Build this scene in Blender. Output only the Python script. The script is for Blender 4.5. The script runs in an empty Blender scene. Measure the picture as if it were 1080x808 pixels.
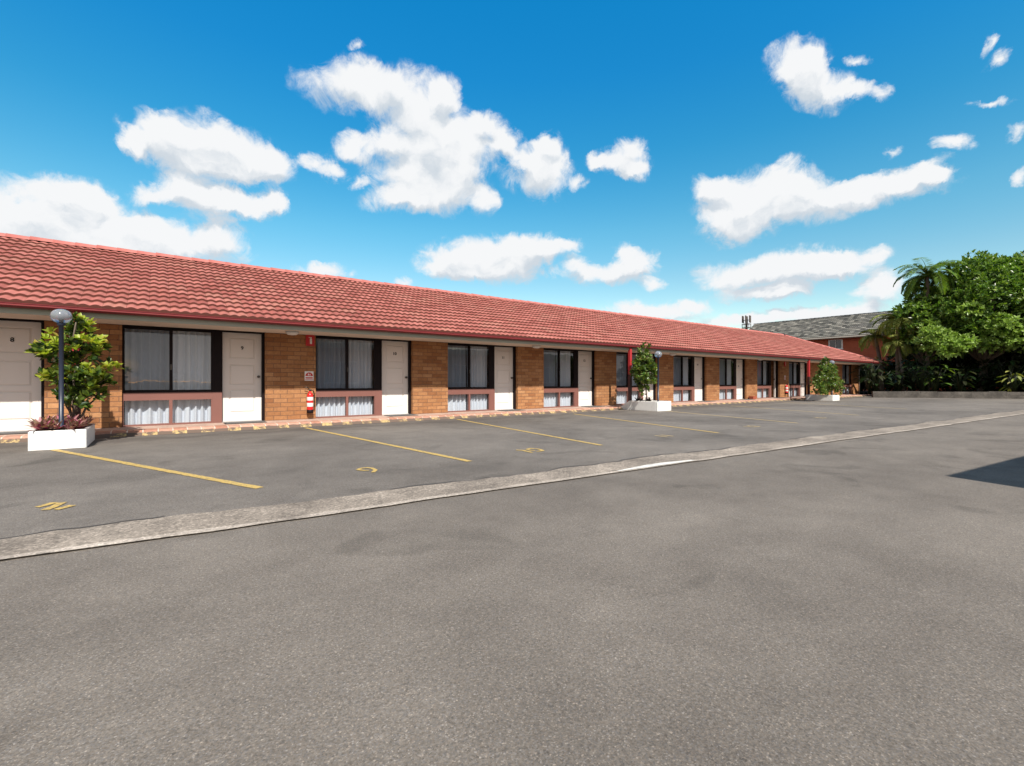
import bpy, math, random
from mathutils import Vector, Matrix, noise as mnoise
R = math.radians
PI = math.pi
scene = bpy.context.scene
C = scene.collection
rnd = random.Random(11)

# ------------------------------------------------------------------ helpers
def node_mat(name, rough=.6, spec=.5):
    m = bpy.data.materials.new(name); m.use_nodes = True
    nt = m.node_tree; b = nt.nodes['Principled BSDF']
    b.inputs['Roughness'].default_value = rough
    b.inputs['Specular IOR Level'].default_value = spec
    return m, nt, b
def N(nt, t, **kw):
    n = nt.nodes.new(t)
    for k, v in kw.items():
        if k.startswith('i_'): n.inputs[k[2:]].default_value = v
        else: setattr(n, k, v)
    return n
def L(nt, a, b): nt.links.new(a, b)
def val(nt, op, a, b=None, c=None, clamp=False):
    n = nt.nodes.new('ShaderNodeMath'); n.operation = op; n.use_clamp = clamp
    for i, x in enumerate((a, b, c)):
        if x is None: continue
        if isinstance(x, (int, float)): n.inputs[i].default_value = x
        else: L(nt, x, n.inputs[i])
    return n.outputs[0]
def ramp(nt, fac, stops, interp='LINEAR'):
    n = nt.nodes.new('ShaderNodeValToRGB'); n.color_ramp.interpolation = interp
    e = n.color_ramp.elements
    while len(e) > 1: e.remove(e[-1])
    e[0].position = stops[0][0]; e[0].color = (*stops[0][1], 1)
    for p, c in stops[1:]:
        x = e.new(p); x.color = (*c, 1)
    L(nt, fac, n.inputs[0]); return n.outputs[0]
def g3(v): return (v, v, v)
def mixc(nt, fac, a, b, mode='MIX'):
    n = nt.nodes.new('ShaderNodeMix'); n.data_type = 'RGBA'; n.blend_type = mode
    for i, x in ((0, fac), (6, a), (7, b)):
        if isinstance(x, (int, float)): n.inputs[i].default_value = x
        elif isinstance(x, tuple): n.inputs[i].default_value = (*x, 1)
        else: L(nt, x, n.inputs[i])
    return n.outputs[2]
def noise(nt, vec, scale, detail=3, rough=.55, dist=0.):
    n = nt.nodes.new('ShaderNodeTexNoise')
    n.inputs['Scale'].default_value = scale; n.inputs['Detail'].default_value = detail
    n.inputs['Roughness'].default_value = rough; n.inputs['Distortion'].default_value = dist
    if vec is not None: L(nt, vec, n.inputs['Vector'])
    return n.outputs['Fac']
def wpos(nt): return nt.nodes.new('ShaderNodeNewGeometry').outputs['Position']
def bump(nt, b, h, strength=.3, dist=.01):
    n = nt.nodes.new('ShaderNodeBump'); n.inputs['Strength'].default_value = strength
    n.inputs['Distance'].default_value = dist
    L(nt, h, n.inputs['Height']); L(nt, n.outputs[0], b.inputs['Normal'])
def painted(name, col, rough=.5, var=.12, scale=2.5, metal=0., dirt=.0):
    m, nt, b = node_mat(name, rough)
    p = wpos(nt)
    f = noise(nt, p, scale, 5)
    c = mixc(nt, f, tuple(x*(1-var) for x in col), tuple(min(1, x*(1+var)) for x in col))
    if dirt:
        d = ramp(nt, noise(nt, p, 9, 6, .7), [(.5, g3(0)), (.75, g3(1))])
        c = mixc(nt, val(nt, 'MULTIPLY', d, dirt), c, (.18, .16, .13))
    L(nt, c, b.inputs['Base Color']); b.inputs['Metallic'].default_value = metal
    bump(nt, b, noise(nt, p, 60, 3), .15, .002)
    return m

class MB:
    def __init__(s): s.v = []; s.f = []; s.sm = []; s.second = None
    def add(s, vs, fs, smooth=False):
        o = len(s.v); s.v += [tuple(v) for v in vs]
        s.f += [tuple(o+i for i in f) for f in fs]; s.sm += [smooth]*len(fs)
        return s
    def box(s, x0, x1, y0, y1, z0, z1, bev=0.):
        if bev:
            b = bev
            vs = []
            for (zz, k) in ((z0, b), (z0+b, 0), (z1-b, 0), (z1, b)):
                X0, X1, Y0, Y1 = x0+k, x1-k, y0+k, y1-k
                c = 0 if k else b
                vs += [(X0+c, Y0, zz), (X1-c, Y0, zz), (X1, Y0+c, zz), (X1, Y1-c, zz), (X1-c, Y1, zz), (X0+c, Y1, zz), (X0, Y1-c, zz), (X0, Y0+c, zz)]
            fs = [tuple(range(7, -1, -1)), tuple(range(24, 32))]
            for r in range(3):
                for i in range(8):
                    a = r*8+i; c2 = r*8+(i+1) % 8
                    fs.append((a, c2, c2+8, a+8))
            return s.add(vs, fs)
        v = [(x0,y0,z0),(x1,y0,z0),(x1,y1,z0),(x0,y1,z0),(x0,y0,z1),(x1,y0,z1),(x1,y1,z1),(x0,y1,z1)]
        return s.add(v, [(3,2,1,0),(4,5,6,7),(0,1,5,4),(1,2,6,5),(2,3,7,6),(3,0,4,7)])
    def prism_x(s, prof, x0, x1):     # prof: list of (y,z) counterclockwise
        n = len(prof)
        v = [(x0, y, z) for y, z in prof]+[(x1, y, z) for y, z in prof]
        return s.add(v, [tuple(range(n-1, -1, -1)), tuple(range(n, 2*n))]+[(i, (i+1) % n, n+(i+1) % n, n+i) for i in range(n)])
    def prism_z(s, prof, z0, z1):
        n = len(prof)
        v = [(x, y, z0) for x, y in prof]+[(x, y, z1) for x, y in prof]
        return s.add(v, [tuple(range(n-1, -1, -1)), tuple(range(n, 2*n))]+[(i, (i+1) % n, n+(i+1) % n, n+i) for i in range(n)])
    def tube(s, pts, rad, n=8, cap=True):
        pts = [Vector(p) for p in pts]
        if isinstance(rad, (int, float)): rad = [rad]*len(pts)
        vs = []; up0 = None
        for i, p in enumerate(pts):
            t = (pts[min(i+1, len(pts)-1)]-pts[max(i-1, 0)]).normalized()
            if up0 is None:
                up0 = Vector((0, 0, 1)) if abs(t.z) < .9 else Vector((1, 0, 0))
            a = t.cross(up0).normalized(); b = a.cross(t).normalized(); up0 = b
            for k in range(n):
                w = 2*PI*k/n
                vs.append(p+(a*math.cos(w)+b*math.sin(w))*rad[i])
        fs = []
        for i in range(len(pts)-1):
            for k in range(n):
                a0 = i*n+k; a1 = i*n+(k+1) % n
                fs.append((a0, a1, a1+n, a0+n))
        s.add(vs, fs, True)
        if cap:
            o = len(s.v)-len(vs)
            s.f += [tuple(o+k for k in range(n-1, -1, -1)), tuple(o+(len(pts)-1)*n+k for k in range(n))]; s.sm += [False]*2
        return s
    def lathe(s, prof, cx=0, cy=0, cz=0, n=20, smooth=True):   # prof (r,z) bottom to top
        vs = []
        for r, z in prof:
            for k in range(n):
                w = 2*PI*k/n; vs.append((cx+r*math.cos(w), cy+r*math.sin(w), cz+z))
        fs = []
        for i in range(len(prof)-1):
            for k in range(n):
                a0 = i*n+k; a1 = i*n+(k+1) % n
                fs.append((a0, a1, a1+n, a0+n))
        fs2 = [tuple(range(n-1, -1, -1)), tuple((len(prof)-1)*n+k for k in range(n))]
        s.add(vs, fs, smooth); o = len(s.v)-len(vs)
        s.f += [tuple(o+i for i in f) for f in fs2]; s.sm += [False]*2
        return s
    def build(s, name, mat, parent=None, loc=None):
        me = bpy.data.meshes.new(name)
        o0 = Vector(loc) if loc is not None else (wloc(parent) if parent else Vector((0, 0, 0)))
        me.from_pydata([(x-o0.x, y-o0.y, z-o0.z) for x, y, z in s.v], [], s.f)
        me.polygons.foreach_set('use_smooth', s.sm)
        me.materials.append(mat)
        if s.second:
            me.materials.append(s.second[1])
            me.polygons.foreach_set('material_index', [1 if i >= s.second[0] else 0 for i in range(len(s.f))])
        me.update()
        o = bpy.data.objects.new(name, me); C.objects.link(o)
        if parent: o.parent = parent; o.location = o0-wloc(parent)
        else: o.location = o0
        return o
def wloc(o):
    v = Vector((0, 0, 0))
    while o: v = v+o.location; o = o.parent
    return v
def tag(o, label=None, cat=None, group=None, kind=None):
    if label: o['label'] = label
    if cat: o['category'] = cat
    if group: o['group'] = group
    if kind: o['kind'] = kind
    return o
def empty(name, loc, label, cat, group=None):
    o = bpy.data.objects.new(name, None); C.objects.link(o); o.location = loc
    o.empty_display_size = .2
    return tag(o, label, cat, group)
def copy_child(ch, parent):
    c = ch.copy(); C.objects.link(c); c.parent = parent
    for g in ch.children: copy_child(g, c)
    return c
def copy_thing(o, loc, label, group=None, rz=0.):
    r = o.copy(); C.objects.link(r); r.location = loc; r['label'] = label
    r.rotation_euler = (0, 0, rz)
    if group: r['group'] = group
    for ch in list(o.children): copy_child(ch, r)
    return r
def text_mesh(txt, size, name, mat, parent, loc, rot=(PI/2, 0, 0), bold=.0, depth=.002):
    cu = bpy.data.curves.new('t', 'FONT'); cu.body = txt; cu.size = size; cu.align_x = 'CENTER'; cu.align_y = 'CENTER'
    cu.offset = bold; cu.extrude = depth; cu.resolution_u = 3
    t = bpy.data.objects.new('t', cu); C.objects.link(t)
    dg = bpy.context.evaluated_depsgraph_get(); dg.update()
    me = bpy.data.meshes.new_from_object(t.evaluated_get(dg)); me.name = name
    bpy.data.objects.remove(t); bpy.data.curves.remove(cu)
    me.materials.clear(); me.materials.append(mat)
    o = bpy.data.objects.new(name, me); C.objects.link(o)
    o.rotation_euler = rot; o.location = Vector(loc)
    if parent: o.parent = parent
    return o

# ------------------------------------------------------------------ materials
def asphalt(name, dark, lite, stain=0.):
    m, nt, b = node_mat(name, .86, .35)
    p = wpos(nt)
    fine = noise(nt, p, 150, 2, .7)
    vor = N(nt, 'ShaderNodeTexVoronoi'); vor.inputs['Scale'].default_value = 210; L(nt, p, vor.inputs['Vector'])
    sep = N(nt, 'ShaderNodeSeparateColor'); L(nt, vor.outputs['Color'], sep.inputs[0])
    vor2 = N(nt, 'ShaderNodeTexVoronoi'); vor2.inputs['Scale'].default_value = 120; L(nt, p, vor2.inputs['Vector'])
    sep2 = N(nt, 'ShaderNodeSeparateColor'); L(nt, vor2.outputs['Color'], sep2.inputs[0])
    big = noise(nt, p, .35, 4, .6, .4)
    mid = noise(nt, p, 2.2, 5, .65)
    f = val(nt, 'ADD', val(nt, 'MULTIPLY', big, .7), val(nt, 'MULTIPLY', mid, .3))
    c = ramp(nt, f, [(.36, dark), (.62, lite)])
    # aggregate: individual stones lighter or darker
    st = ramp(nt, sep.outputs[0], [(0, g3(.62)), (.2, g3(.85)), (.75, g3(1.04)), (.93, g3(1.25)), (1, g3(1.9))])
    st2 = ramp(nt, sep2.outputs[1], [(0, g3(.7)), (.15, g3(.93)), (.88, g3(1.03)), (1, g3(1.2))])
    c = mixc(nt, .85, c, st, 'MULTIPLY')
    c = mixc(nt, .7, c, st2, 'MULTIPLY')
    tint = ramp(nt, sep.outputs[2], [(0, (1.06, .99, .93)), (.7, (1, 1, 1)), (1, (.94, .98, 1.08))])
    c = mixc(nt, .8, c, tint, 'MULTIPLY')
    # oil drips and faint scuffs
    sp = ramp(nt, noise(nt, p, 1.1, 2, .4, 1.2), [(.62, g3(1)), (.70, g3(.74))])
    c = mixc(nt, .8, c, sp, 'MULTIPLY')
    mp = N(nt, 'ShaderNodeMapping'); mp.inputs['Scale'].default_value = (.5, 1.3, 1); L(nt, p, mp.inputs[0])
    sw = ramp(nt, noise(nt, mp.outputs[0], 1.6, 5, .7), [(.3, g3(.9)), (.7, g3(1.1))])
    c = mixc(nt, .6, c, sw, 'MULTIPLY')
    if stain:
        sx = N(nt, 'ShaderNodeSeparateXYZ'); L(nt, p, sx.inputs[0])
        y = val(nt, 'ADD', sx.outputs[1], val(nt, 'MULTIPLY', val(nt, 'SUBTRACT', noise(nt, p, 1.3, 4), .5), 1.3))
        k = ramp(nt, val(nt, 'DIVIDE', y, 12.), [(.0, g3(0)), (.855, g3(0)), (.9, g3(1)), (.93, g3(.1)), (.95, g3(1)), (1, g3(1))])
        c = mixc(nt, val(nt, 'MULTIPLY', k, stain), c, (.085, .075, .07))
    gr = ramp(nt, noise(nt, p, 75, 3, .7), [(.3, g3(.74)), (.7, g3(1.24))])
    c = mixc(nt, .9, c, gr, 'MULTIPLY')
    L(nt, c, b.inputs['Base Color'])
    h = val(nt, 'ADD', sep.outputs[0], val(nt, 'MULTIPLY', fine, .6))
    bump(nt, b, h, .55, .004)
    return m
M = {}
M['asphalt'] = asphalt('asphalt_drive', (.130, .114, .098), (.214, .190, .163))
M['asphalt_bay'] = asphalt('asphalt_bays', (.120, .107, .094), (.206, .185, .162), .75)

def concrete(name, a, b_, agg=.5, scale=40):
    m, nt, b = node_mat(name, .85, .3); p = wpos(nt)
    c = ramp(nt, noise(nt, p, 1.7, 6, .65), [(.3, a), (.7, b_)])
    v = N(nt, 'ShaderNodeTexVoronoi'); v.inputs['Scale'].default_value = scale; L(nt, p, v.inputs['Vector'])
    s = N(nt, 'ShaderNodeSeparateColor'); L(nt, v.outputs['Color'], s.inputs[0])
    st = ramp(nt, s.outputs[0], [(0, g3(.45)), (.25, g3(.85)), (.75, g3(1.05)), (1, g3(1.7))])
    c = mixc(nt, agg, c, st, 'MULTIPLY')
    cr = ramp(nt, noise(nt, p, 7, 6, .78), [(.36, g3(.45)), (.47, g3(1))])
    c = mixc(nt, .6, c, cr, 'MULTIPLY')
    L(nt, c, b.inputs['Base Color']); bump(nt, b, s.outputs[0], .4, .004)
    return m
M['strip'] = concrete('strip_concrete', (.16, .135, .112), (.37, .315, .26), .8, 75)
M['strip_edge'] = concrete('strip_edge_concrete', (.26, .22, .185), (.54, .47, .40), .65, 75)
M['repair'] = concrete('white_repair_concrete', (.6, .58, .54), (.72, .7, .66), .15, 60)
M['walk'] = concrete('walkway_concrete', (.40, .28, .225), (.54, .40, .33), .25, 90)
M['kerbwall'] = concrete('old_grey_wall', (.05, .045, .04), (.13, .115, .10), .3, 30)
def worn_paint(name, col, wear=.42):
    m, nt, b = node_mat(name, .7, .4); p = wpos(nt)
    f = ramp(nt, noise(nt, p, 28, 6, .8), [(wear-.06, g3(0)), (wear+.06, g3(1))])
    c = mixc(nt, f, (.12, .11, .10), col)
    c = mixc(nt, val(nt, 'MULTIPLY', noise(nt, p, 6, 3), .5), c, tuple(x*.7 for x in col))
    L(nt, c, b.inputs['Base Color']); return m
M['yellow'] = worn_paint('worn_yellow_paint', (.58, .40, .12), .44)
M['yellow_faint'] = worn_paint('faded_yellow_paint', (.56, .42, .21), .40)

def brickmat(name, cols, mort, bw=.30, bh=.104, dark=(.10, .04, .025)):
    m, nt, b = node_mat(name, .85, .25); p = wpos(nt)
    s = N(nt, 'ShaderNodeSeparateXYZ'); L(nt, p, s.inputs[0])
    u = val(nt, 'ADD', s.outputs[0], s.outputs[1])
    cmb = N(nt, 'ShaderNodeCombineXYZ'); L(nt, u, cmb.inputs[0]); L(nt, s.outputs[2], cmb.inputs[1])
    t = N(nt, 'ShaderNodeTexBrick'); L(nt, cmb.outputs[0], t.inputs['Vector'])
    t.inputs['Scale'].default_value = 1; t.inputs['Brick Width'].default_value = bw; t.inputs['Row Height'].default_value = bh
    t.inputs['Mortar Size'].default_value = .007; t.inputs['Mortar Smooth'].default_value = .3; t.inputs['Bias'].default_value = 0
    t.inputs['Color1'].default_value = (0, 0, 0, 1); t.inputs['Color2'].default_value = (1, 1, 1, 1); t.inputs['Mortar'].default_value = (.5, .5, .5, 1)
    # own random value per brick
    row = val(nt, 'FLOOR', val(nt, 'DIVIDE', s.outputs[2], bh))
    off = val(nt, 'MULTIPLY', val(nt, 'MODULO', row, 2), .5)
    colm = val(nt, 'FLOOR', val(nt, 'ADD', val(nt, 'DIVIDE', u, bw), off))
    cw = N(nt, 'ShaderNodeCombineXYZ'); L(nt, row, cw.inputs[0]); L(nt, colm, cw.inputs[1])
    wn = N(nt, 'ShaderNodeTexWhiteNoise', noise_dimensions='2D'); L(nt, cw.outputs[0], wn.inputs['Vector'])
    n = len(cols)
    c = ramp(nt, t.outputs['Color'], [(i/(n-1), cols[i]) for i in range(n)])
    v = ramp(nt, noise(nt, p, 22, 5, .7), [(.3, g3(.78)), (.7, g3(1.15))])
    c = mixc(nt, .9, c, v, 'MULTIPLY')
    holes = ramp(nt, noise(nt, p, 16, 3, .6), [(.26, g3(1)), (.3, g3(0))])
    c = mixc(nt, holes, c, dark)
    c = mixc(nt, t.outputs['Fac'], c, mort)
    dirt = ramp(nt, noise(nt, p, .8, 4, .6), [(.35, g3(.88)), (.65, g3(1.06))])
    c = mixc(nt, 1., c, dirt, 'MULTIPLY')
    L(nt, c, b.inputs['Base Color'])
    h = val(nt, 'SUBTRACT', val(nt, 'MULTIPLY', noise(nt, p, 60, 3), .3), val(nt, 'MULTIPLY', t.outputs['Fac'], 1.))
    bump(nt, b, h, .7, .008)
    return m
M['brick'] = brickmat('orange_brick', [(.27, .115, .05), (.36, .17, .073), (.41, .205, .092), (.33, .15, .064), (.47, .25, .12)], (.19, .105, .065))
M['brick_far'] = brickmat('red_brown_brick', [(.38, .085, .045), (.46, .11, .055), (.42, .095, .05)], (.34, .14, .08), .25, .086)

def tilemat(name, cols, period, gauge, lichen, grime_shade_col):
    m, nt, b = node_mat(name, .75, .3)
    tc = N(nt, 'ShaderNodeUVMap').outputs[0]
    s = N(nt, 'ShaderNodeSeparateXYZ'); L(nt, tc, s.inputs[0])
    a = val(nt, 'FLOOR', val(nt, 'ADD', s.outputs[0], .001)); bb = val(nt, 'FLOOR', val(nt, 'ADD', s.outputs[1], .001))
    cw = N(nt, 'ShaderNodeCombineXYZ'); L(nt, a, cw.inputs[0]); L(nt, bb, cw.inputs[1])
    wn = N(nt, 'ShaderNodeTexWhiteNoise', noise_dimensions='2D'); L(nt, cw.outputs[0], wn.inputs['Vector'])
    n = len(cols)
    c = ramp(nt, wn.outputs[0], [(i/(n-1), cols[i]) for i in range(n)])
    p = wpos(nt)
    c = mixc(nt, .8, c, ramp(nt, noise(nt, p, 9, 5, .7), [(.3, g3(.82)), (.7, g3(1.12))]), 'MULTIPLY')
    c = mixc(nt, .8, c, ramp(nt, noise(nt, p, 1.3, 4, .6), [(.3, g3(.86)), (.7, g3(1.1))]), 'MULTIPLY')
    li = ramp(nt, noise(nt, p, 5, 6, .75), [(.6, g3(0)), (.72, g3(lichen))])
    c = mixc(nt, li, c, (.42, .30, .22))
    # grime under each lap, darkened further to paint in the lap shadow
    fr = val(nt, 'FRACT', s.outputs[1])
    g = ramp(nt, val(nt, 'ADD', fr, val(nt, 'MULTIPLY', noise(nt, p, 12, 3), .25)), [(.0, g3(0)), (.84, g3(0)), (.97, g3(.3)), (1.1, g3(.85))])
    c = mixc(nt, g, c, grime_shade_col)
    fx = val(nt, 'FRACT', s.outputs[0])
    j = ramp(nt, fx, [(0, g3(1)), (.03, g3(1)), (.05, g3(0)), (1, g3(0))])
    c = mixc(nt, val(nt, 'MULTIPLY', j, .45), c, grime_shade_col)
    L(nt, c, b.inputs['Base Color']); bump(nt, b, noise(nt, p, 70, 3), .25, .003)
    return m
M['tile'] = tilemat('faded_red_tile', [(.31, .088, .068), (.38, .125, .098), (.45, .16, .128), (.35, .105, .082), (.42, .17, .128)], .33, .35, .5, (.11, .038, .028))
M['tile_grey'] = tilemat('grey_tile', [(.05, .05, .045), (.13, .125, .11), (.22, .21, .18), (.08, .08, .07), (.30, .28, .24), (.11, .105, .095)], .33, .35, .5, (.04, .04, .035))
M['ridge'] = painted('ridge_paint', (.42, .13, .11), .7, .2, 8, dirt=.25)
M['gutter'] = painted('gutter_red', (.19, .020, .022), .45, .15)
M['redpost'] = painted('red_post_paint', (.42, .03, .035), .45, .15)
M['darkpost'] = painted('dark_post_paint', (.05, .012, .012), .45, .15)
M['fascia'] = painted('fascia_beige', (.36, .35, .28), .6, .08)
M['soffit'] = painted('soffit_cream', (.70, .62, .52), .7, .06)
M['door'] = painted('door_white', (.78, .73, .69), .5, .03, 1.2)
M['black'] = painted('black_frame', (.010, .006, .007), .55, .2); M['black'].node_tree.nodes['Principled BSDF'].inputs['Specular IOR Level'].default_value = .15
M['maroon'] = painted('maroon_timber', (.20, .088, .072), .5, .12)
M['metal'] = painted('handle_metal', (.10, .09, .08), .3, .1, metal=.9)
M['dark'] = painted('dark_room', (.03, .028, .03), .8, .1)
M['white'] = painted('white_planter', (.80, .79, .76), .7, .05, 4, dirt=.18)
M['steel'] = painted('pale_steel', (.45, .46, .47), .4, .1, metal=.3)
M['bluepost'] = painted('blue_black_pole', (.018, .024, .045), .35, .1)
M['signred'] = painted('sign_red', (.50, .015, .02), .4, .05)
M['signwhite'] = painted('sign_white', (.75, .72, .70), .4, .03)
M['extred'] = painted('extinguisher_red', (.62, .02, .02), .22, .05)
M['rubber'] = painted('mat_grey', (.10, .10, .10), .9, .3, 30)
M['soil'] = painted('planter_soil', (.05, .035, .025), .95, .4, 14)
M['bark'] = painted('bark_grey', (.13, .10, .075), .9, .35, 6)
M['terracotta'] = painted('terracotta', (.35, .09, .05), .8, .15)
M['plain_cream'] = painted('cream_wall', (.55, .5, .43), .8, .08)
M['timber'] = painted('old_fence_timber', (.09, .07, .055), .9, .3, 5)
M['plaster'] = painted('lamp_white', (.7, .7, .68), .4, .03)

def headertiles():
    m, nt, b = node_mat('terracotta_header_tiles', .75, .35); p = wpos(nt)
    s = N(nt, 'ShaderNodeSeparateXYZ'); L(nt, p, s.inputs[0])
    u = val(nt, 'DIVIDE', s.outputs[0], .235)
    fr = val(nt, 'FRACT', u); ix = val(nt, 'FLOOR', u)
    wn = N(nt, 'ShaderNodeTexWhiteNoise', noise_dimensions='1D'); L(nt, ix, wn.inputs['W'])
    c = ramp(nt, wn.outputs[0], [(0, (.40, .19, .13)), (.5, (.48, .26, .19)), (1, (.55, .33, .25))])
    c = mixc(nt, .9, c, ramp(nt, noise(nt, p, 14, 5, .7), [(.3, g3(.75)), (.7, g3(1.15))]), 'MULTIPLY')
    j = ramp(nt, fr, [(0, g3(1)), (.055, g3(1)), (.085, g3(0)), (1, g3(0))])
    c = mixc(nt, j, c, (.58, .5, .42))
    # worn yellow paint on the sloping noses of every other tile
    alt = ramp(nt, val(nt, 'MODULO', val(nt, 'ABSOLUTE', ix), 2), [(.4, g3(0)), (.6, g3(1))])
    yy = ramp(nt, val(nt, 'ADD', s.outputs[2], val(nt, 'MULTIPLY', noise(nt, p, 10, 3), .04)), [(.0, g3(1)), (.075, g3(1)), (.09, g3(0))])
    w = ramp(nt, noise(nt, p, 7, 6, .85), [(.46, g3(0)), (.56, g3(.85))])
    k = val(nt, 'MULTIPLY', val(nt, 'MULTIPLY', alt, yy), w)
    c2 = mixc(nt, yy, c, (.14, .10, .08))
    c = mixc(nt, k, c2, (.60, .44, .19))
    L(nt, c, b.inputs['Base Color'])
    bump(nt, b, val(nt, 'SUBTRACT', 1., j), .5, .006)
    return m
M['header'] = headertiles()

def glassmat(name, tint, refl=1.):
    m = bpy.data.materials.new(name); m.use_nodes = True; nt = m.node_tree
    for n in list(nt.nodes): nt.nodes.remove(n)
    out = N(nt, 'ShaderNodeOutputMaterial'); t = N(nt, 'ShaderNodeBsdfTransparent'); t.inputs[0].default_value = (*tint, 1)
    g = N(nt, 'ShaderNodeBsdfGlossy'); g.inputs['Roughness'].default_value = .01; g.inputs[0].default_value = (refl, refl, refl, 1)
    ge = N(nt, 'ShaderNodeNewGeometry'); dp = N(nt, 'ShaderNodeVectorMath', operation='DOT_PRODUCT'); L(nt, ge.outputs['Incoming'], dp.inputs[0]); L(nt, ge.outputs['True Normal'], dp.inputs[1])
    fr = val(nt, 'POWER', val(nt, 'SUBTRACT', 1., val(nt, 'ABSOLUTE', dp.outputs['Value'])), 5.)
    fr = val(nt, 'MULTIPLY_ADD', fr, .90, .10)
    mx = N(nt, 'ShaderNodeMixShader')
    L(nt, fr, mx.inputs[0]); L(nt, t.outputs[0], mx.inputs[1]); L(nt, g.outputs[0], mx.inputs[2]); L(nt, mx.outputs[0], out.inputs[0])
    bp = N(nt, 'ShaderNodeBump'); bp.inputs['Strength'].default_value = .03; bp.inputs['Distance'].default_value = .02
    L(nt, noise(nt, wpos(nt), 2.5, 2), bp.inputs['Height']); L(nt, bp.outputs[0], g.inputs['Normal'])
    return m
M['glass'] = glassmat('window_glass', (.90, .92, .93))
M['glass_dark'] = glassmat('screened_window_glass', (.60, .64, .68), .8)
def curtainmat():
    m = bpy.data.materials.new('curtain_white'); m.use_nodes = True; nt = m.node_tree
    b = nt.nodes['Principled BSDF']; b.inputs['Base Color'].default_value = (.80, .86, .95, 1); b.inputs['Roughness'].default_value = .9
    tr = N(nt, 'ShaderNodeBsdfTranslucent'); tr.inputs[0].default_value = (.75, .75, .78, 1)
    mx = N(nt, 'ShaderNodeMixShader'); mx.inputs[0].default_value = .25
    L(nt, b.outputs[0], mx.inputs[1]); L(nt, tr.outputs[0], mx.inputs[2]); L(nt, mx.outputs[0], nt.nodes['Material Output'].inputs[0])
    return m
M['curtain'] = curtainmat()
def globemat():
    m, nt, b = node_mat('smoky_globe', .08, .6)
    b.inputs['Base Color'].default_value = (.62, .66, .74, 1); b.inputs['Transmission Weight'].default_value = .72
    b.inputs['IOR'].default_value = 1.35; b.inputs['Roughness'].default_value = .12
    b.inputs['Coat Weight'].default_value = .6
    return m
M['globe'] = globemat()
def leafmat(name, cols, rough=.38, trans=.25, spec=.5):
    m, nt, b = node_mat(name, rough, spec)
    g = N(nt, 'ShaderNodeNewGeometry')
    n = len(cols)
    c = ramp(nt, g.outputs['Random Per Island'], [(i/(n-1), cols[i]) for i in range(n)])
    f = noise(nt, g.outputs['Position'], .9, 3)
    c = mixc(nt, .8, c, ramp(nt, f, [(.3, g3(.7)), (.7, g3(1.25))]), 'MULTIPLY')
    L(nt, c, b.inputs['Base Color'])
    tr = N(nt, 'ShaderNodeBsdfTranslucent'); L(nt, mixc(nt, 1., c, (1.5, 1.6, .6), 'MULTIPLY'), tr.inputs[0])
    mx = N(nt, 'ShaderNodeMixShader'); mx.inputs[0].default_value = trans
    L(nt, b.outputs[0], mx.inputs[1]); L(nt, tr.outputs[0], mx.inputs[2]); L(nt, mx.outputs[0], nt.nodes['Material Output'].inputs[0])
    return m
M['leaf_tree'] = leafmat('broad_tree_leaf', [(.035, .08, .014), (.09, .18, .025), (.19, .30, .045), (.05, .12, .02), (.30, .40, .09)], .33, .32)
M['leaf_lime'] = leafmat('lime_leaf', [(.16, .26, .04), (.24, .36, .07), (.30, .42, .10), (.14, .24, .04)])
M['leaf_palm'] = leafmat('palm_leaf', [(.08, .17, .03), (.15, .26, .05), (.22, .30, .06), (.11, .20, .04)], .4)
M['leaf_drypalm'] = leafmat('yellow_palm_leaf', [(.26, .32, .06), (.38, .38, .11), (.17, .25, .05), (.28, .25, .10)], .5)
M['leaf_dark'] = leafmat('undergrowth_leaf', [(.012, .025, .008), (.02, .045, .012), (.035, .035, .014), (.016, .03, .01)])
M['leaf_shrub'] = leafmat('planter_shrub_leaf', [(.02, .05, .012), (.045, .09, .015), (.12, .17, .02), (.03, .065, .012), (.20, .25, .03)], .42)
M['leaf_tip'] = leafmat('new_leaf_tips', [(.30, .37, .03), (.42, .48, .07), (.24, .33, .03), (.42, .32, .07)], .42, .35)
M['leaf_magnolia'] = leafmat('magnolia_leaf', [(.03, .08, .015), (.07, .14, .025), (.16, .22, .04), (.11, .16, .03), (.18, .15, .05)], .3)
M['leaf_purple'] = leafmat('purple_strap_leaf', [(.12, .025, .05), (.38, .06, .16), (.55, .16, .26), (.22, .16, .10), (.60, .36, .36), (.20, .04, .09)], .35)
M['leaf_darkpurple'] = leafmat('dark_strap_leaf', [(.02, .015, .018), (.05, .02, .03), (.03, .04, .02)], .35)

# ------------------------------------------------------------------ camera, sun, sky
F = 500/1080
th = math.atan(669/500)
cam = bpy.data.cameras.new('camera'); co = bpy.data.objects.new('camera', cam); C.objects.link(co)
cam.sensor_width = 36; cam.lens = 36*F; cam.shift_y = -2/1080; cam.clip_end = 3000; cam.clip_start = .05
co.location = (0, 0, 1.04); co.rotation_euler = (PI/2, 0, -(PI/2-th))
scene.camera = co
SUN_EL = 45.8
sd = Vector((.25, 1, 0)).normalized()      # direction shadows fall on the ground
sl = bpy.data.lights.new('sun', 'SUN'); so = bpy.data.objects.new('sun', sl); C.objects.link(so)
sl.energy = 5.0; sl.angle = R(.53); sl.color = (1., .925, .83)
dv = Vector((sd.x*math.cos(R(SUN_EL)), sd.y*math.cos(R(SUN_EL)), -math.sin(R(SUN_EL))))
so.rotation_euler = dv.to_track_quat('-Z', 'Y').to_euler(); so.location = (-10, -40, 40)

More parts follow.
